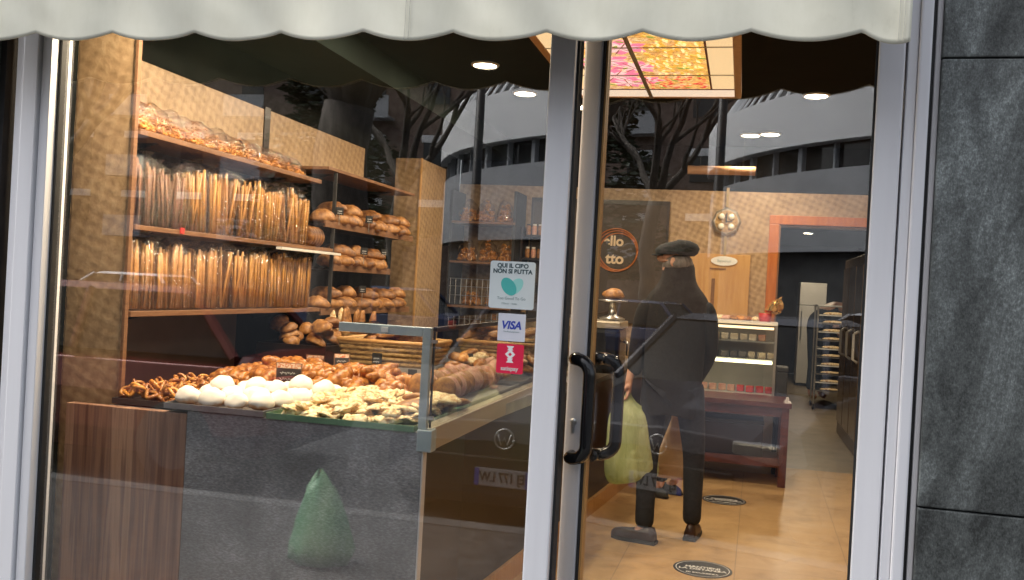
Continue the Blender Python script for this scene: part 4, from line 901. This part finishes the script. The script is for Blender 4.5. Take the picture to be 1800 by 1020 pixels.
# ------------------------------------------------------------------ people
def customer():
    ox, oy = -.37, 2.80
    p = thing('person', 'customer in dark coat and flat cap seen from behind holding a green bag', 'person', (ox, oy, 0))
    V = []; Ed = []; Rd = []
    def J(co_, r_, par=None):
        V.append(co_); Rd.append(r_)
        if par is not None: Ed.append((par, len(V)-1))
        return len(V)-1
    pel = J((0, 0, .95), (.13, .10)); wa = J((0, .01, 1.12), (.13, .10), pel); ch = J((-.005, .01, 1.32), (.13, .09), wa); nk0 = J((-.005, .02, 1.46), (.065, .065), ch)
    nk = J((-.012, .03, 1.53), (.052, .055), nk0); hd = J((-.02, .035, 1.61), (.072, .085), nk); hd2 = J((-.02, .035, 1.70), (.078, .092), hd); J((-.02, .035, 1.75), (.05, .06), hd2)
    # nose / jaw towards the left
    jw = J((-.105, .03, 1.625), (.034, .034), hd); ns = J((-.140, .03, 1.665), (.014, .016), hd2)
    def hand(wr, dirn, par):
        d_ = Vector(dirn).normalized(); w_ = Vector(wr); side = Vector((0, 1, 0)).cross(d_).normalized(); fw = Vector((0, 1, 0))
        pm = J(tuple(w_+d_*.045), (.026, .018), par)
        for k in range(4):
            off = fw*(-.027+.018*k); ln = [.030, .034, .032, .026][k]
            a = J(tuple(w_+d_*.085+off), .0095, pm); b_ = J(tuple(w_+d_*(.085+ln)+off+side*.012), .0088, a); J(tuple(w_+d_*(.085+ln*.7)+off+side*.034), .0078, b_)
        a = J(tuple(w_+d_*.04-fw*.032+side*.012), .0105, pm); J(tuple(w_+d_*.075-fw*.030+side*.034), .0088, a)
    sl = J((-.15, .01, 1.37), (.045, .045), ch); el = J((-.225, .0, 1.14), (.038, .038), sl); wl_ = J((-.255, -.05, .935), (.026, .022), el); hand((-.255, -.05, .935), (0, -.05, -1), wl_)
    sr = J((.14, .01, 1.37), (.045, .045), ch); er = J((.20, .05, 1.14), (.038, .038), sr); wr_ = J((.06, .20, .86), (.028, .024), er); hand((.06, .20, .86), (-.25, .1, -1), wr_)
    hl = J((-.095, 0, .90), (.08, .085), pel); kl = J((-.118, -.05, .50), (.05, .054), hl); al = J((-.112, -.13, .10), (.03, .034), kl); J((-.18, -.12, .04), (.018, .016), al)
    hr = J((.095, 0, .90), (.08, .085), pel); kr = J((.14, .05, .50), (.05, .054), hr); ar = J((.148, .09, .10), (.03, .034), kr); J((.15, .17, .04), (.018, .016), ar)
    skin('body', V, Ed, Rd, 'skin', p, 2, 0)
    # trousers
    skin('trousers', [(0, 0, .99), (-.10, -.005, .88), (-.122, -.05, .52), (-.114, -.12, .16), (-.113, -.126, .075), (.10, .0, .88), (.143, .045, .52), (.149, .083, .16), (.149, .08, .075)], [(0, 1), (1, 2), (2, 3), (3, 4), (0, 5), (5, 6), (6, 7), (7, 8)],
         [(.15, .12), (.094, .10), (.066, .07), (.056, .058), (.062, .064), (.094, .10), (.066, .07), (.056, .058), (.060, .062)], 'trous', p)
    # coat: one lofted body shell and sleeves
    prof = [(.74, .182, .155, .0), (.80, .19, .158, 0), (.95, .195, .158, 0), (1.10, .20, .155, .0), (1.22, .21, .150, .005), (1.32, .22, .145, .01), (1.40, .212, .13, .012), (1.45, .190, .122, .018), (1.50, .140, .112, .024), (1.54, .114, .106, .028), (1.60, .106, .104, .03), (1.625, .104, .10, .03), (1.65, .09, .09, .03)]
    v = []; f = []; K = 36
    for i, (z, a, b_, yy) in enumerate(prof):
        for j in range(K):
            t = 2*math.pi*j/K; w_ = 1+.06*noise.noise(Vector((math.cos(t)*2.6, math.sin(t)*2.6, z*5)))+.045*noise.noise(Vector((math.cos(t)*6, math.sin(t)*6, z*2.2)))*(1.65-z)+.015*math.sin(t*9+z*4)*(1.5-z)
            v.append((a*math.cos(t)*w_-.005, b_*math.sin(t)*w_+yy, z+.012*math.sin(t*3)*(1 if z < .75 else 0)))
    for i in range(len(prof)-1):
        for j in range(K):
            k = (j+1) % K; f.append((i*K+j, i*K+k, (i+1)*K+k, (i+1)*K+j))
    g = MB().add(v, f); ct_ = g.build('coat', 'coat', p, smooth=True); md = ct_.modifiers.new('t', 'SOLIDIFY'); md.thickness = .006; md = ct_.modifiers.new('s', 'SUBSURF'); md.levels = 1; md.render_levels = 2; ct_.scale = (.90, .92, 1)
    skin('sleeve', [(-.15, .01, 1.415), (-.205, .008, 1.33), (-.242, .0, 1.13), (-.258, -.045, .955)], [(0, 1), (1, 2), (2, 3)], [.084, .084, .066, .052], 'coat', ct_)
    skin('sleeve', [(.14, .01, 1.415), (.195, .012, 1.33), (.222, .05, 1.12), (.14, .14, .96), (.08, .185, .885)], [(0, 1), (1, 2), (2, 3), (3, 4)], [.084, .084, .066, .055, .048], 'coat', ct_)
    # hair, cap
    g = lump(.094, .104, .075, 4, .05, 24, 12, flatb=.8); g.v = [(a-.012, b_+.03, c_+1.575) for a, b_, c_ in g.v if True]; hr_ = g.build('hair', 'hair', p, smooth=True)
    g = MB(); v = []; f = []; K = 32; rings = [(1.690, .098, .106), (1.705, .118, .122), (1.735, .128, .128), (1.762, .112, .112), (1.780, .07, .075), (1.786, .01, .01)]
    for i, (z, a, b_) in enumerate(rings):
        for j in range(K):
            t = 2*math.pi*j/K; fwd = -math.cos(t-.35); v.append((a*math.cos(t)-.016-.010*max(0, fwd)*(1 if i in (1, 2) else 0), b_*math.sin(t)+.035, z-.016*max(0, fwd)*(i > 0)))
    for i in range(len(rings)-1):
        for j in range(K): k = (j+1) % K; f.append((i*K+j, i*K+k, (i+1)*K+k, (i+1)*K+j))
    f.append(tuple(range((len(rings)-1)*K, len(rings)*K))); g.add(v, f); cp_ = g.build('flat_cap', 'cap', p, smooth=True)
    MB().prism([(-.10, -.035), (-.148, -.02), (-.172, .05), (-.160, .11), (-.11, .14), (-.09, .06)], 1.683, 1.693).build('peak', 'cap', cp_, bevel=.003)
    MB().lathe([(.006, 0), (.018, .004), (.018, .01), (.006, .012)], 12, T(-.035, -.058, 1.648) @ Matrix.Rotation(R(90), 4, 'X') @ Matrix.Diagonal((.8, 1.5, 1, 1))).build('ear', 'skin', p, smooth=True)
    # shoes
    def shoe(x, y, rz, nm='shoe'):
        g = MB(); st = [(-.055, .030, .055), (-.045, .036, .085), (0, .038, .095), (.05, .040, .075), (.10, .044, .062), (.16, .043, .056), (.20, .034, .045), (.218, .016, .028)]
        v = []; f = []; K = 14
        for i, (s_, w_, h) in enumerate(st):
            for j in range(K):
                t = math.pi*2*j/K; v.append((w_*math.cos(t)*(1 if math.sin(t) > 0 else 1.02), s_, .012+max(0, math.sin(t))*h+(0 if math.sin(t) > 0 else .0)))
        for i in range(len(st)-1):
            for j in range(K): k = (j+1) % K; f.append((i*K+j, i*K+k, (i+1)*K+k, (i+1)*K+j))
        f.append(tuple(range(K))); f.append(tuple((len(st)-1)*K+j for j in range(K)))
        g.add(v, f); o = g.build(nm, 'shoe', p, smooth=True); o.location = (x, y, .002); o.rotation_euler = (0, 0, rz)
        g = MB().prism([(-.038, -.06), (.038, -.06), (.042, 0), (.048, .10), (.045, .17), (.02, .215), (-.02, .215), (-.045, .17), (-.046, .1), (-.04, 0)], -.002, .018); g.build('sole', 'rubber', o, bevel=.003)
    shoe(-.095, -.135, R(75)); shoe(.148, .07, R(-6))
    return ox, oy
ox, oy = customer()
def second_customer():
    q = at(1172, 875, z=0); p = thing('person', 'second customer in black mostly hidden behind the man with the flat cap', 'person', (q.x, q.y+.06, 0), R(60))
    V = [(0, 0, .92), (0, 0, 1.10), (0, 0, 1.30), (0, 0, 1.44), (0, .01, 1.50), (0, .02, 1.57), (0, .03, 1.64), (-.16, 0, 1.36), (-.20, .02, 1.12), (-.17, .15, .95), (-.15, .20, .90), (.16, 0, 1.36), (.20, .02, 1.12), (.17, .15, .95), (.15, .20, .90), (-.09, 0, .86), (-.09, .02, .48), (-.09, 0, .09), (-.09, .10, .04), (.09, 0, .86), (.09, .02, .48), (.09, 0, .09), (.09, .10, .04)]
    Ed = [(0, 1), (1, 2), (2, 3), (3, 4), (4, 5), (5, 6), (2, 7), (7, 8), (8, 9), (9, 10), (2, 11), (11, 12), (12, 13), (13, 14), (0, 15), (15, 16), (16, 17), (17, 18), (0, 19), (19, 20), (20, 21), (21, 22)]
    skin('body', V, Ed, [.12, .11, .12, .06, .05, .075, .08, .05, .036, .026, .022, .05, .036, .026, .022, .08, .05, .03, .018, .08, .05, .03, .018], 'skin', p)
    skin('jacket', V[:4]+[V[7], V[8], V[9], V[11], V[12], V[13]], [(0, 1), (1, 2), (2, 3), (2, 4), (4, 5), (5, 6), (2, 7), (7, 8), (8, 9)], [.165, .15, .15, .075, .075, .055, .045, .075, .055, .045], 'coat', p)
    skin('trousers', [V[0], V[15], V[16], (-.09, 0, .10), V[19], V[20], (.09, 0, .10)], [(0, 1), (1, 2), (2, 3), (0, 4), (4, 5), (5, 6)], [.14, .10, .07, .06, .10, .07, .06], 'trous', p)
    g = lump(.092, .10, .10, 14, .08, 20, 12, flatb=.9); g.v = [(a, b_, c_+1.53) for a, b_, c_ in g.v]; g.build('hair', 'navy', p, smooth=True)
    for s_ in (-1, 1):
        g = lump(.045, .13, .07, 16, .05, 18, 10, flatb=.05); g.v = [(a+s_*.09, b_+.06, c_+.004) for a, b_, c_ in g.v]; g.build('shoe', 'rubber', p, smooth=True)
second_customer()
# green carrier bag
hx, hy, hz = ox-.255, oy-.052, .845
gbag = thing('carrier_bag', 'pale green translucent carrier bag hanging from the customer\'s left hand', 'bag', (hx, hy, 0))
v = []; f = []; K = 30
prof = [(.325, .10, .06, .05), (.34, .155, .095, .05), (.42, .168, .105, .04), (.55, .150, .095, .03), (.66, .140, .080, .025), (.745, .128, .055, .025), (.785, .06, .035, .01), (.83, .022, .018, 0), (.862, .014, .012, 0)]
for i, (z, a, b_, xo) in enumerate(prof):
    for j in range(K):
        t = 2*math.pi*j/K; w_ = 1+.10*noise.noise(Vector((math.cos(t)*2, math.sin(t)*2, z*3)))+.05*math.sin(t*9+z*4)
        lop = .03*math.sin(t+2)*(1 if z < .5 else 0)
        v.append((a*math.cos(t)*w_+xo, b_*math.sin(t)*w_, z+lop))
for i in range(len(prof)-1):
    for j in range(K): k = (j+1) % K; f.append((i*K+j, i*K+k, (i+1)*K+k, (i+1)*K+j))
f.append(tuple(reversed(range(K))))
o = MB().add(v, f).build('bag_body', 'bag', gbag, smooth=True); md = o.modifiers.new('s', 'SUBSURF'); md.levels = 1; md.render_levels = 2
MB().add([(.02, -.03, .70), (.105, -.02, .70), (.105, -.01, .785), (.07, -.015, .79), (.03, -.03, .79)], [(0, 1, 2, 3, 4)]).build('loose_handle', 'bag', gbag)
pbg = thing('paper_bag', 'brown paper bag with twisted neck held in front of the customer\'s legs', 'bag', (ox+.015, oy+.17, 0))
v = []; f = []; K = 20; prof = [(.34, .09, .05), (.35, .10, .055), (.50, .088, .05), (.60, .055, .036), (.66, .034, .026), (.70, .022, .02), (.755, .026, .022)]
for i, (z, a, b_) in enumerate(prof):
    for j in range(K):
        t = 2*math.pi*j/K; c1 = abs(math.cos(t))**.6*math.copysign(1, math.cos(t)); s1_ = abs(math.sin(t))**.6*math.copysign(1, math.sin(t)); v.append((a*c1*(1+.06*math.sin(t*5+i)), b_*s1_, z))
for i in range(len(prof)-1):
    for j in range(K): k = (j+1) % K; f.append((i*K+j, i*K+k, (i+1)*K+k, (i+1)*K+j))
f.append(tuple(reversed(range(K)))); MB().add(v, f).build('paper_body', 'paper', pbg, smooth=True)
MB().tube([(.028*math.cos(t/12*6.2832), .0, .77+.026*math.sin(t/12*6.2832)) for t in range(13)], .005, 6).build('neck_tie', 'rubber', pbg)
# baker bending in the kitchen
bk = thing('person', 'baker in dark navy clothes bending over beside the kitchen rack', 'person', (1.14, 11.9, 0))
V = [(0, 0, 1.02), (.02, -.02, 1.25), (.10, -.03, 1.42), (.22, -.04, 1.44), (.33, -.05, 1.40), (.42, -.05, 1.38), (.16, -.18, 1.36), (.22, -.26, 1.12), (.32, -.28, .95), (.20, .14, 1.36), (.26, .2, 1.12), (.34, .2, .95), (-.06, -.09, .95), (-.05, -.1, .52), (-.08, -.1, .09), (.02, -.12, .05), (.06, .09, .95), (.08, .1, .52), (.08, .1, .09), (.17, .1, .05)]
Ed = [(0, 1), (1, 2), (2, 3), (3, 4), (4, 5), (2, 6), (6, 7), (7, 8), (2, 9), (9, 10), (10, 11), (0, 12), (12, 13), (13, 14), (14, 15), (0, 16), (16, 17), (17, 18), (18, 19)]
Rr = [.13, .14, .13, .06, .085, .08, .07, .05, .03, .07, .05, .03, .09, .065, .045, .04, .09, .065, .045, .04]
skin('body', V, Ed, Rr, 'skin', bk)
skin('work_clothes', V[:3]+[V[6], V[7], V[9], V[10], V[12], V[13], (-.07, -.1, .14), V[16], V[17], (.08, .1, .14)], [(0, 1), (1, 2), (2, 3), (3, 4), (2, 5), (5, 6), (0, 7), (7, 8), (8, 9), (0, 10), (10, 11), (11, 12)], [.17, .18, .155, .09, .07, .09, .07, .12, .09, .085, .12, .09, .085], 'navy', bk)
g = lump(.10, .10, .075, 8, .04, 18, 10); g.v = [(a+.40, b_-.05, c_+1.40) for a, b_, c_ in g.v]; g.build('hair', 'hair', bk, smooth=True)

# ------------------------------------------------------------------ street behind the camera (seen in the glass)
def paint(name, c): return NM(name, c, tuple(x*1.1+.003 for x in c), 2, .18, .25, 0)
def car(label, loc, rz, col, platetxt=None, sc=1.0):
    c_ = thing('parked_car', label, 'car', loc, rz, 'cars in the street'); pm = paint('car_paint', col)
    # local: nose at +y... x width, origin at the centre of the car on the ground
    st = [(2.12, .70, .30, .62), (2.06, .80, .22, .74), (1.75, .86, .20, .84), (1.0, .88, .20, .97), (.9, .88, .20, .98), (0, .89, .20, .98), (-1.0, .89, .20, .98), (-1.8, .87, .22, .98), (-2.05, .82, .28, .93), (-2.12, .72, .36, .72)]
    v = []; f = []
    for (y, w_, z0, z1) in st:
        h = z1-z0
        ring = [(-w_*.82, z0), (-w_, z0+h*.25), (-w_, z0+h*.62), (-w_*.93, z1-h*.10), (-w_*.72, z1), (0, z1+.025), (w_*.72, z1), (w_*.93, z1-h*.10), (w_, z0+h*.62), (w_, z0+h*.25), (w_*.82, z0)]
        v += [(x, y, z) for x, z in ring]
    K = 11
    for i in range(len(st)-1):
        for j in range(K): k = (j+1) % K; f.append((i*K+j, i*K+k, (i+1)*K+k, (i+1)*K+j))
    f.append(tuple(range(K))); f.append(tuple((len(st)-1)*K+j for j in range(K)))
    MB().add(v, f).build('car_body', pm, c_, smooth=False, bevel=.012)
    lo, hi = [(1.05, .80), (-1.72, .78)], [(.35, .62), (-1.25, .60)]
    z0, z1 = .97, 1.46
    def quad(a): return [(-a[0][1], a[0][0]), (a[0][1], a[0][0]), (a[1][1], a[1][0]), (-a[1][1], a[1][0])]
    bo, to = quad(lo), quad(hi); g = MB().add([(x, y, z0) for x, y in bo]+[(x, y, z1-.03) for x, y in to], [(0, 1, 5, 4), (1, 2, 6, 5), (2, 3, 7, 6), (3, 0, 4, 7), (4, 5, 6, 7), (3, 2, 1, 0)])
    g.build('windows', 'carglass', c_, bevel=.01)
    MB().add([(-.63, .37, z1-.029), (.63, .37, z1-.029), (.61, -1.27, z1-.029), (-.61, -1.27, z1-.029), (-.52, .20, z1+.02), (.52, .20, z1+.02), (.50, -1.1, z1+.02), (-.50, -1.1, z1+.02)], [(0, 1, 5, 4), (1, 2, 6, 5), (2, 3, 7, 6), (3, 0, 4, 7), (4, 5, 6, 7), (3, 2, 1, 0)]).build('roof', pm, c_, bevel=.01)
    g = MB()
    for s_ in (-1, 1):
        g.tube([(s_*.80, 1.06, z0), (s_*.625, .36, z1-.02)], .03, 6); g.tube([(s_*.78, -1.73, z0), (s_*.605, -1.26, z1-.02)], .04, 6); g.tube([(s_*.80, -.35, z0), (s_*.62, -.35, z1-.02)], .03, 6)
    g.build('pillars', pm, c_)
    for s_ in (-1, 1):
        for y in (1.32, -1.32):
            w_ = link('wheel', None, c_); MB().lathe([(.31, -.09), (.33, -.06), (.33, .06), (.31, .09)], 24, T(s_*.80, y, .33) @ Matrix.Rotation(R(90), 4, 'Y')).build('tyre', 'tyre', w_, smooth=True)
            MB().lathe([(.20, -.095), (.20, .095)], 14, T(s_*.80, y, .33) @ Matrix.Rotation(R(90), 4, 'Y')).build('rim', 'blddark', w_)
        MB().box(s_*.62-.15, s_*.62+.15, 2.00, 2.10, .62, .74).build('headlight', 'steel', c_, bevel=.02); MB().box(s_*.68-.12, s_*.68+.12, -2.13, -2.02, .70, .86).build('tail_light', 'red', c_, bevel=.02)
        MB().box(s_*.93-.09, s_*.93+.09, .85, .97, .98, 1.12).build('wing_mirror', pm, c_, bevel=.03)
    MB().box(-.5, .5, 2.09, 2.14, .34, .54).build('grille', 'rubber', c_, bevel=.01)
    pl_ = MB().box(-.18, .18, 2.142, 2.152, .36, .47).build('number_plate', flat('plate_white', (.30, .30, .32)), c_)
    MB().box(-.18, -.15, 2.1525, 2.154, .36, .47).box(.15, .18, 2.1525, 2.154, .36, .47).build('blue_band', flat('plate_blue', (.03, .06, .35)), pl_)
    if platetxt: text(platetxt, .085, 'rubber', pl_, T(0, 2.1535, .415) @ Matrix.Rotation(R(180), 4, 'Z') @ FRONT, bold=.002, sx=.8)
    M_ = T(0, 2.13, .66) @ Matrix.Rotation(R(-90), 4, 'X')
    MB().tube([M_ @ Vector((.062*math.cos(t/24*6.2832), .062*math.sin(t/24*6.2832), .012)) for t in range(25)], .006, 6).tube([M_ @ Vector(q_) for q_ in ((-.045, -.035, .012), (-.02, .04, .012), (0, -.01, .012), (.02, .04, .012), (.045, -.035, .012))], .005, 5).build('badge', 'steel', c_, smooth=True)
    return c_
car('dark grey car parked nose to the kerb, mirrored in the window under the case', (-1.40, -5.02, -.17), 0, (.045, .045, .055), 'EJ 177 LW')
car('bright red car parked along the kerb, mirrored at the window\'s left', (-5.35, -4.2, -.17), R(90), (.13, .022, .02))
car('pale silver car parked beyond the red one, out at the far left', (-10.4, -4.3, -.17), R(90), (.42, .43, .45))
car('white car across the street, mirrored small above the red one', (-13.6, -15.8, -.17), R(90), (.75, .76, .78))
car('dark blue car across the street behind the lamp post', (-7.8, -16.2, -.17), R(90), (.03, .04, .09))
car('silver car across the street at the right', (-2.4, -16.2, -.17), R(90), (.45, .46, .48))
lp = thing('street_lamp', 'slim black street lamp post across the road', 'street lamp', (-5.1, -14.6, -.17))
MB().lathe([(.12, 0), (.12, .5), (.10, .6), (.075, 9.0)], 14).build('post', 'lampblack', lp, smooth=True); MB().tube([(0, 0, 8.9), (.3, 0, 9.4), (1.2, 0, 9.6)], .04, 8).build('arm', 'lampblack', lp, smooth=True); MB().box(1.1, 1.8, -.12, .12, 9.52, 9.66).build('lamp_head', 'lampblack', lp, bevel=.03)
def tree(label, loc, seed, h=4.2, r=.26, depth=6):
    r_ = random.Random(seed); t_ = thing('bare_tree', label, 'tree', loc, 0, 'bare winter trees along the street'); tr = MB(); cw = MB()
    pts = [Vector((0, 0, -.2))]; 
    for i in range(6): pts.append(pts[-1]+Vector((r_.uniform(-.12, .12), r_.uniform(-.1, .1), (h+.2)/6)))
    tr.tube(pts, [r*1.35, r*1.05, r, r*.94, r*.9, r*.86, r*.82], 12); tr.build('trunk', 'bark', t_, smooth=True)
    def br(p, d_, rad, ln, dep):
        q_ = [p]; n_ = 4
        for i in range(n_): d_ = (d_+Vector((r_.uniform(-.25, .25), r_.uniform(-.25, .25), r_.uniform(-.05, .22)))).normalized(); q_.append(q_[-1]+d_*ln/n_)
        cw.tube(q_, [rad*(1-.13*i) for i in range(n_+1)], 6 if rad > .04 else 4, cap=False)
        if dep == 0: return
        for k in range(3 if dep > 2 else 2):
            s_ = q_[r_.choice((2, 3, 4))] if k else q_[-1]
            nd = (d_+Vector((r_.uniform(-1, 1), r_.uniform(-1, 1), r_.uniform(-.3, .7)))*.75).normalized(); br(s_, nd, rad*.56, ln*r_.uniform(.66, .85), dep-1)
    for k in range(4):
        a = k*1.6+r_.random(); br(pts[-1]-Vector((0, 0, .1)), Vector((math.cos(a)*.8, math.sin(a)*.8, 1)).normalized(), r*.6, h*.55, depth-1)
    cw.build('crown', 'bark', t_, smooth=True)
tree('thick bare plane tree on the near kerb side, mirrored left of the lamp', (-6.2, -11.2, -.17), 3, 4.4, .50, 5)
tree('bare tree with wide limbs further left across the road', (-13.5, -13.5, -.17), 8, 3.8, .26)
tree('bare tree whose twigs cross the white curved building', (-9.0, -20.5, -.03), 5, 4.0, .22)
tree('bare tree at the far left of the street', (-19.5, -18, -.17), 12, 4.2, .25)
tree('bare tree right of the curved building', (6, -21, -.03), 15, 4.2, .25)
# curved white building
cb = thing('curved_building', 'white banded building with a curved front across the street', 'building')
ccx, ccy, RB = 1.0, -43.0, 15.5
def arc(a0, a1, r0, r1, z0, z1, seg=40):
    g = MB(); v = []; f = []
    for i in range(seg+1):
        a = R(a0+(a1-a0)*i/seg); c_, s_ = math.cos(a), math.sin(a)
        v += [(ccx+r0*c_, ccy+r0*s_, z0), (ccx+r1*c_, ccy+r1*s_, z0), (ccx+r1*c_, ccy+r1*s_, z1), (ccx+r0*c_, ccy+r0*s_, z1)]
    for i in range(seg):
        for j in range(4): f.append((4*i+j, 4*i+(j+1) % 4, 4*i+4+(j+1) % 4, 4*i+4+j))
    f.append((0, 1, 2, 3)); f.append(tuple(4*seg+j for j in (3, 2, 1, 0))); return g.add(v, f)
A0, A1 = 20, 165
arc(A0, A1, RB-1, RB, 6.9, 8.75).build('white_band', 'bldwhite', cb)
arc(A0, A1, RB-1.2, RB-.5, 6.0, 6.89).build('window_band', 'pane', cb)
g = MB()
for i in range(26):
    a = A0+(A1-A0)*i/25; g2 = arc(a, a+.3 if i % 2 else a+.7, RB-.52, RB-.3, 6.01, 6.89, 1); g.add(g2.v, g2.f)
g.build('mullions', 'bldgrey', cb)
arc(A0, A1, RB-1, RB-.2, 3.2, 5.99).build('grey_band', 'bldgrey', cb)
arc(A0, A1, RB-1.2, RB-.6, -.03, 3.19).build('shop_windows', 'blddark', cb)
arc(A0, A1, RB-5, RB-2.4, 8.7, 13.2).build('upper_storey', 'blddark', cb)
g = MB()
for i in range(60):
    a = R(A0+(A1-A0)*i/59); x, y = ccx+(RB-.25)*math.cos(a), ccy+(RB-.25)*math.sin(a); x2, y2 = ccx+(RB-1.0)*math.cos(a), ccy+(RB-1.0)*math.sin(a)
    g.tube([(x, y, 8.75), (x2, y2, 9.9)], .055, 5)
g.tube([(ccx+(RB-1.0)*math.cos(R(A0+(A1-A0)*i/60)), ccy+(RB-1.0)*math.sin(R(A0+(A1-A0)*i/60)), 9.9) for i in range(61)], .05, 5)
g.build('railing', 'bldwhite', cb)
arc(A0, A1, RB-3.6, RB-2.6, 13.2, 14.4).build('roof_band', 'bldgrey', cb)
# apartment blocks
def block(label, x0, x1, y, d_, h, mat, fl_h=3.1, bay=3.0):
    b_ = thing('apartment_block', label, 'building'); MB().box(x0, x1, y-d_, y, -.03, h).build('walls', mat, b_)
    n_ = int((x1-x0)/bay)
    MB().box(x0-.3, x1+.3, y-d_-.3, y+.3, h, h+.4).build('roof_edge', 'bldgrey', b_)
    wm = MB().box(-.6, .6, 0, .05, 0, 1.6).mesh('window', 'pane'); bm_ = MB().box(-1.1, 1.1, 0, .9, -.12, 0).box(-1.1, 1.1, .85, .9, 0, .95).mesh('balcony', 'bldgrey')
    sm = MB().box(-.7, .7, .02, .09, 1.25, 1.6).mesh('shutter', 'bldwhite')
    for fl_ in range(1, int(h/fl_h)):
        for k in range(n_):
            x = x0+(x1-x0)*(k+.5)/n_; wo = link('window', wm, b_, loc=(x, y+.002, fl_*fl_h+.7)); link('shutter', sm, wo)
            if k % 2: link('balcony', bm_, b_, loc=(x, y+.003, fl_*fl_h))
block('brown apartment block with balconies left of the curved building', -36, -13, -40, 12, 19, 'bldbrick')
block('grey apartment block at the far left of the street', -62, -38, -36, 12, 16, 'bldgrey')
block('tall dark apartment block rising behind the curved building', -12, 24, -64, 12, 27, 'bldbrick')
# evergreen beside the curved building
ev = thing('evergreen_tree', 'dark evergreen tree in front of the brown block', 'tree', (-15.5, -30, -.03))
MB().tube([(0, 0, 0), (.1, 0, 3), (0, 0, 9)], [.3, .22, .08], 10).build('trunk', 'bark', ev, smooth=True)
g = MB(); r_ = random.Random(4)
for k in range(5200):
    z = 2+r_.random()**1.2*9.5; rr = (3.3*(1-(z-2)/11)+.3)*(.55+.45*r_.random())*(1+.25*math.sin(z*2.3)); a = r_.uniform(0, 6.28); M_ = T(rr*math.cos(a), rr*math.sin(a), z) @ Matrix.Rotation(r_.uniform(0, 6), 4, 'Z') @ Matrix.Rotation(r_.uniform(-1, 1), 4, 'X')
    s_ = r_.uniform(.12, .3); g.add([(-s_, 0, 0), (0, -s_*.5, 0), (s_, 0, 0), (0, s_*.5, .05)], [(0, 1, 2, 3)], M_)
g.build('crown', 'evergreen', ev)
# green bag left on the pavement, seen only mirrored in the glass
sb_ = thing('refuse_sack', 'green plastic sack standing on the pavement, mirrored in the slate panel', 'sack', (-2.03, -1.6, -.02))
v = []; f = []; K = 28
prof = [(.0, .10, .07), (.02, .155, .12), (.10, .165, .13), (.22, .14, .10), (.33, .10, .07), (.39, .075, .05), (.43, .045, .03), (.46, .015, .012)]
for i, (z, a, b_) in enumerate(prof):
    for j in range(K):
        t = 2*math.pi*j/K; w_ = 1+.16*noise.noise(Vector((math.cos(t)*2, math.sin(t)*2, z*6)))+.06*math.sin(t*7+z*9); v.append((a*math.cos(t)*w_+.02*math.sin(z*9), b_*math.sin(t)*w_, z+(.03*math.sin(t*2) if z > .4 else 0)))
for i in range(len(prof)-1):
    for j in range(K): k = (j+1) % K; f.append((i*K+j, i*K+k, (i+1)*K+k, (i+1)*K+j))
f.append(tuple(reversed(range(K)))); g = MB().add(v, f)
g.build('sack_body', NM('green_sack_film', (.10, .30, .15), (.30, .52, .32), 9, .35, 0, .6, (1, 1, .4)), sb_, smooth=True)
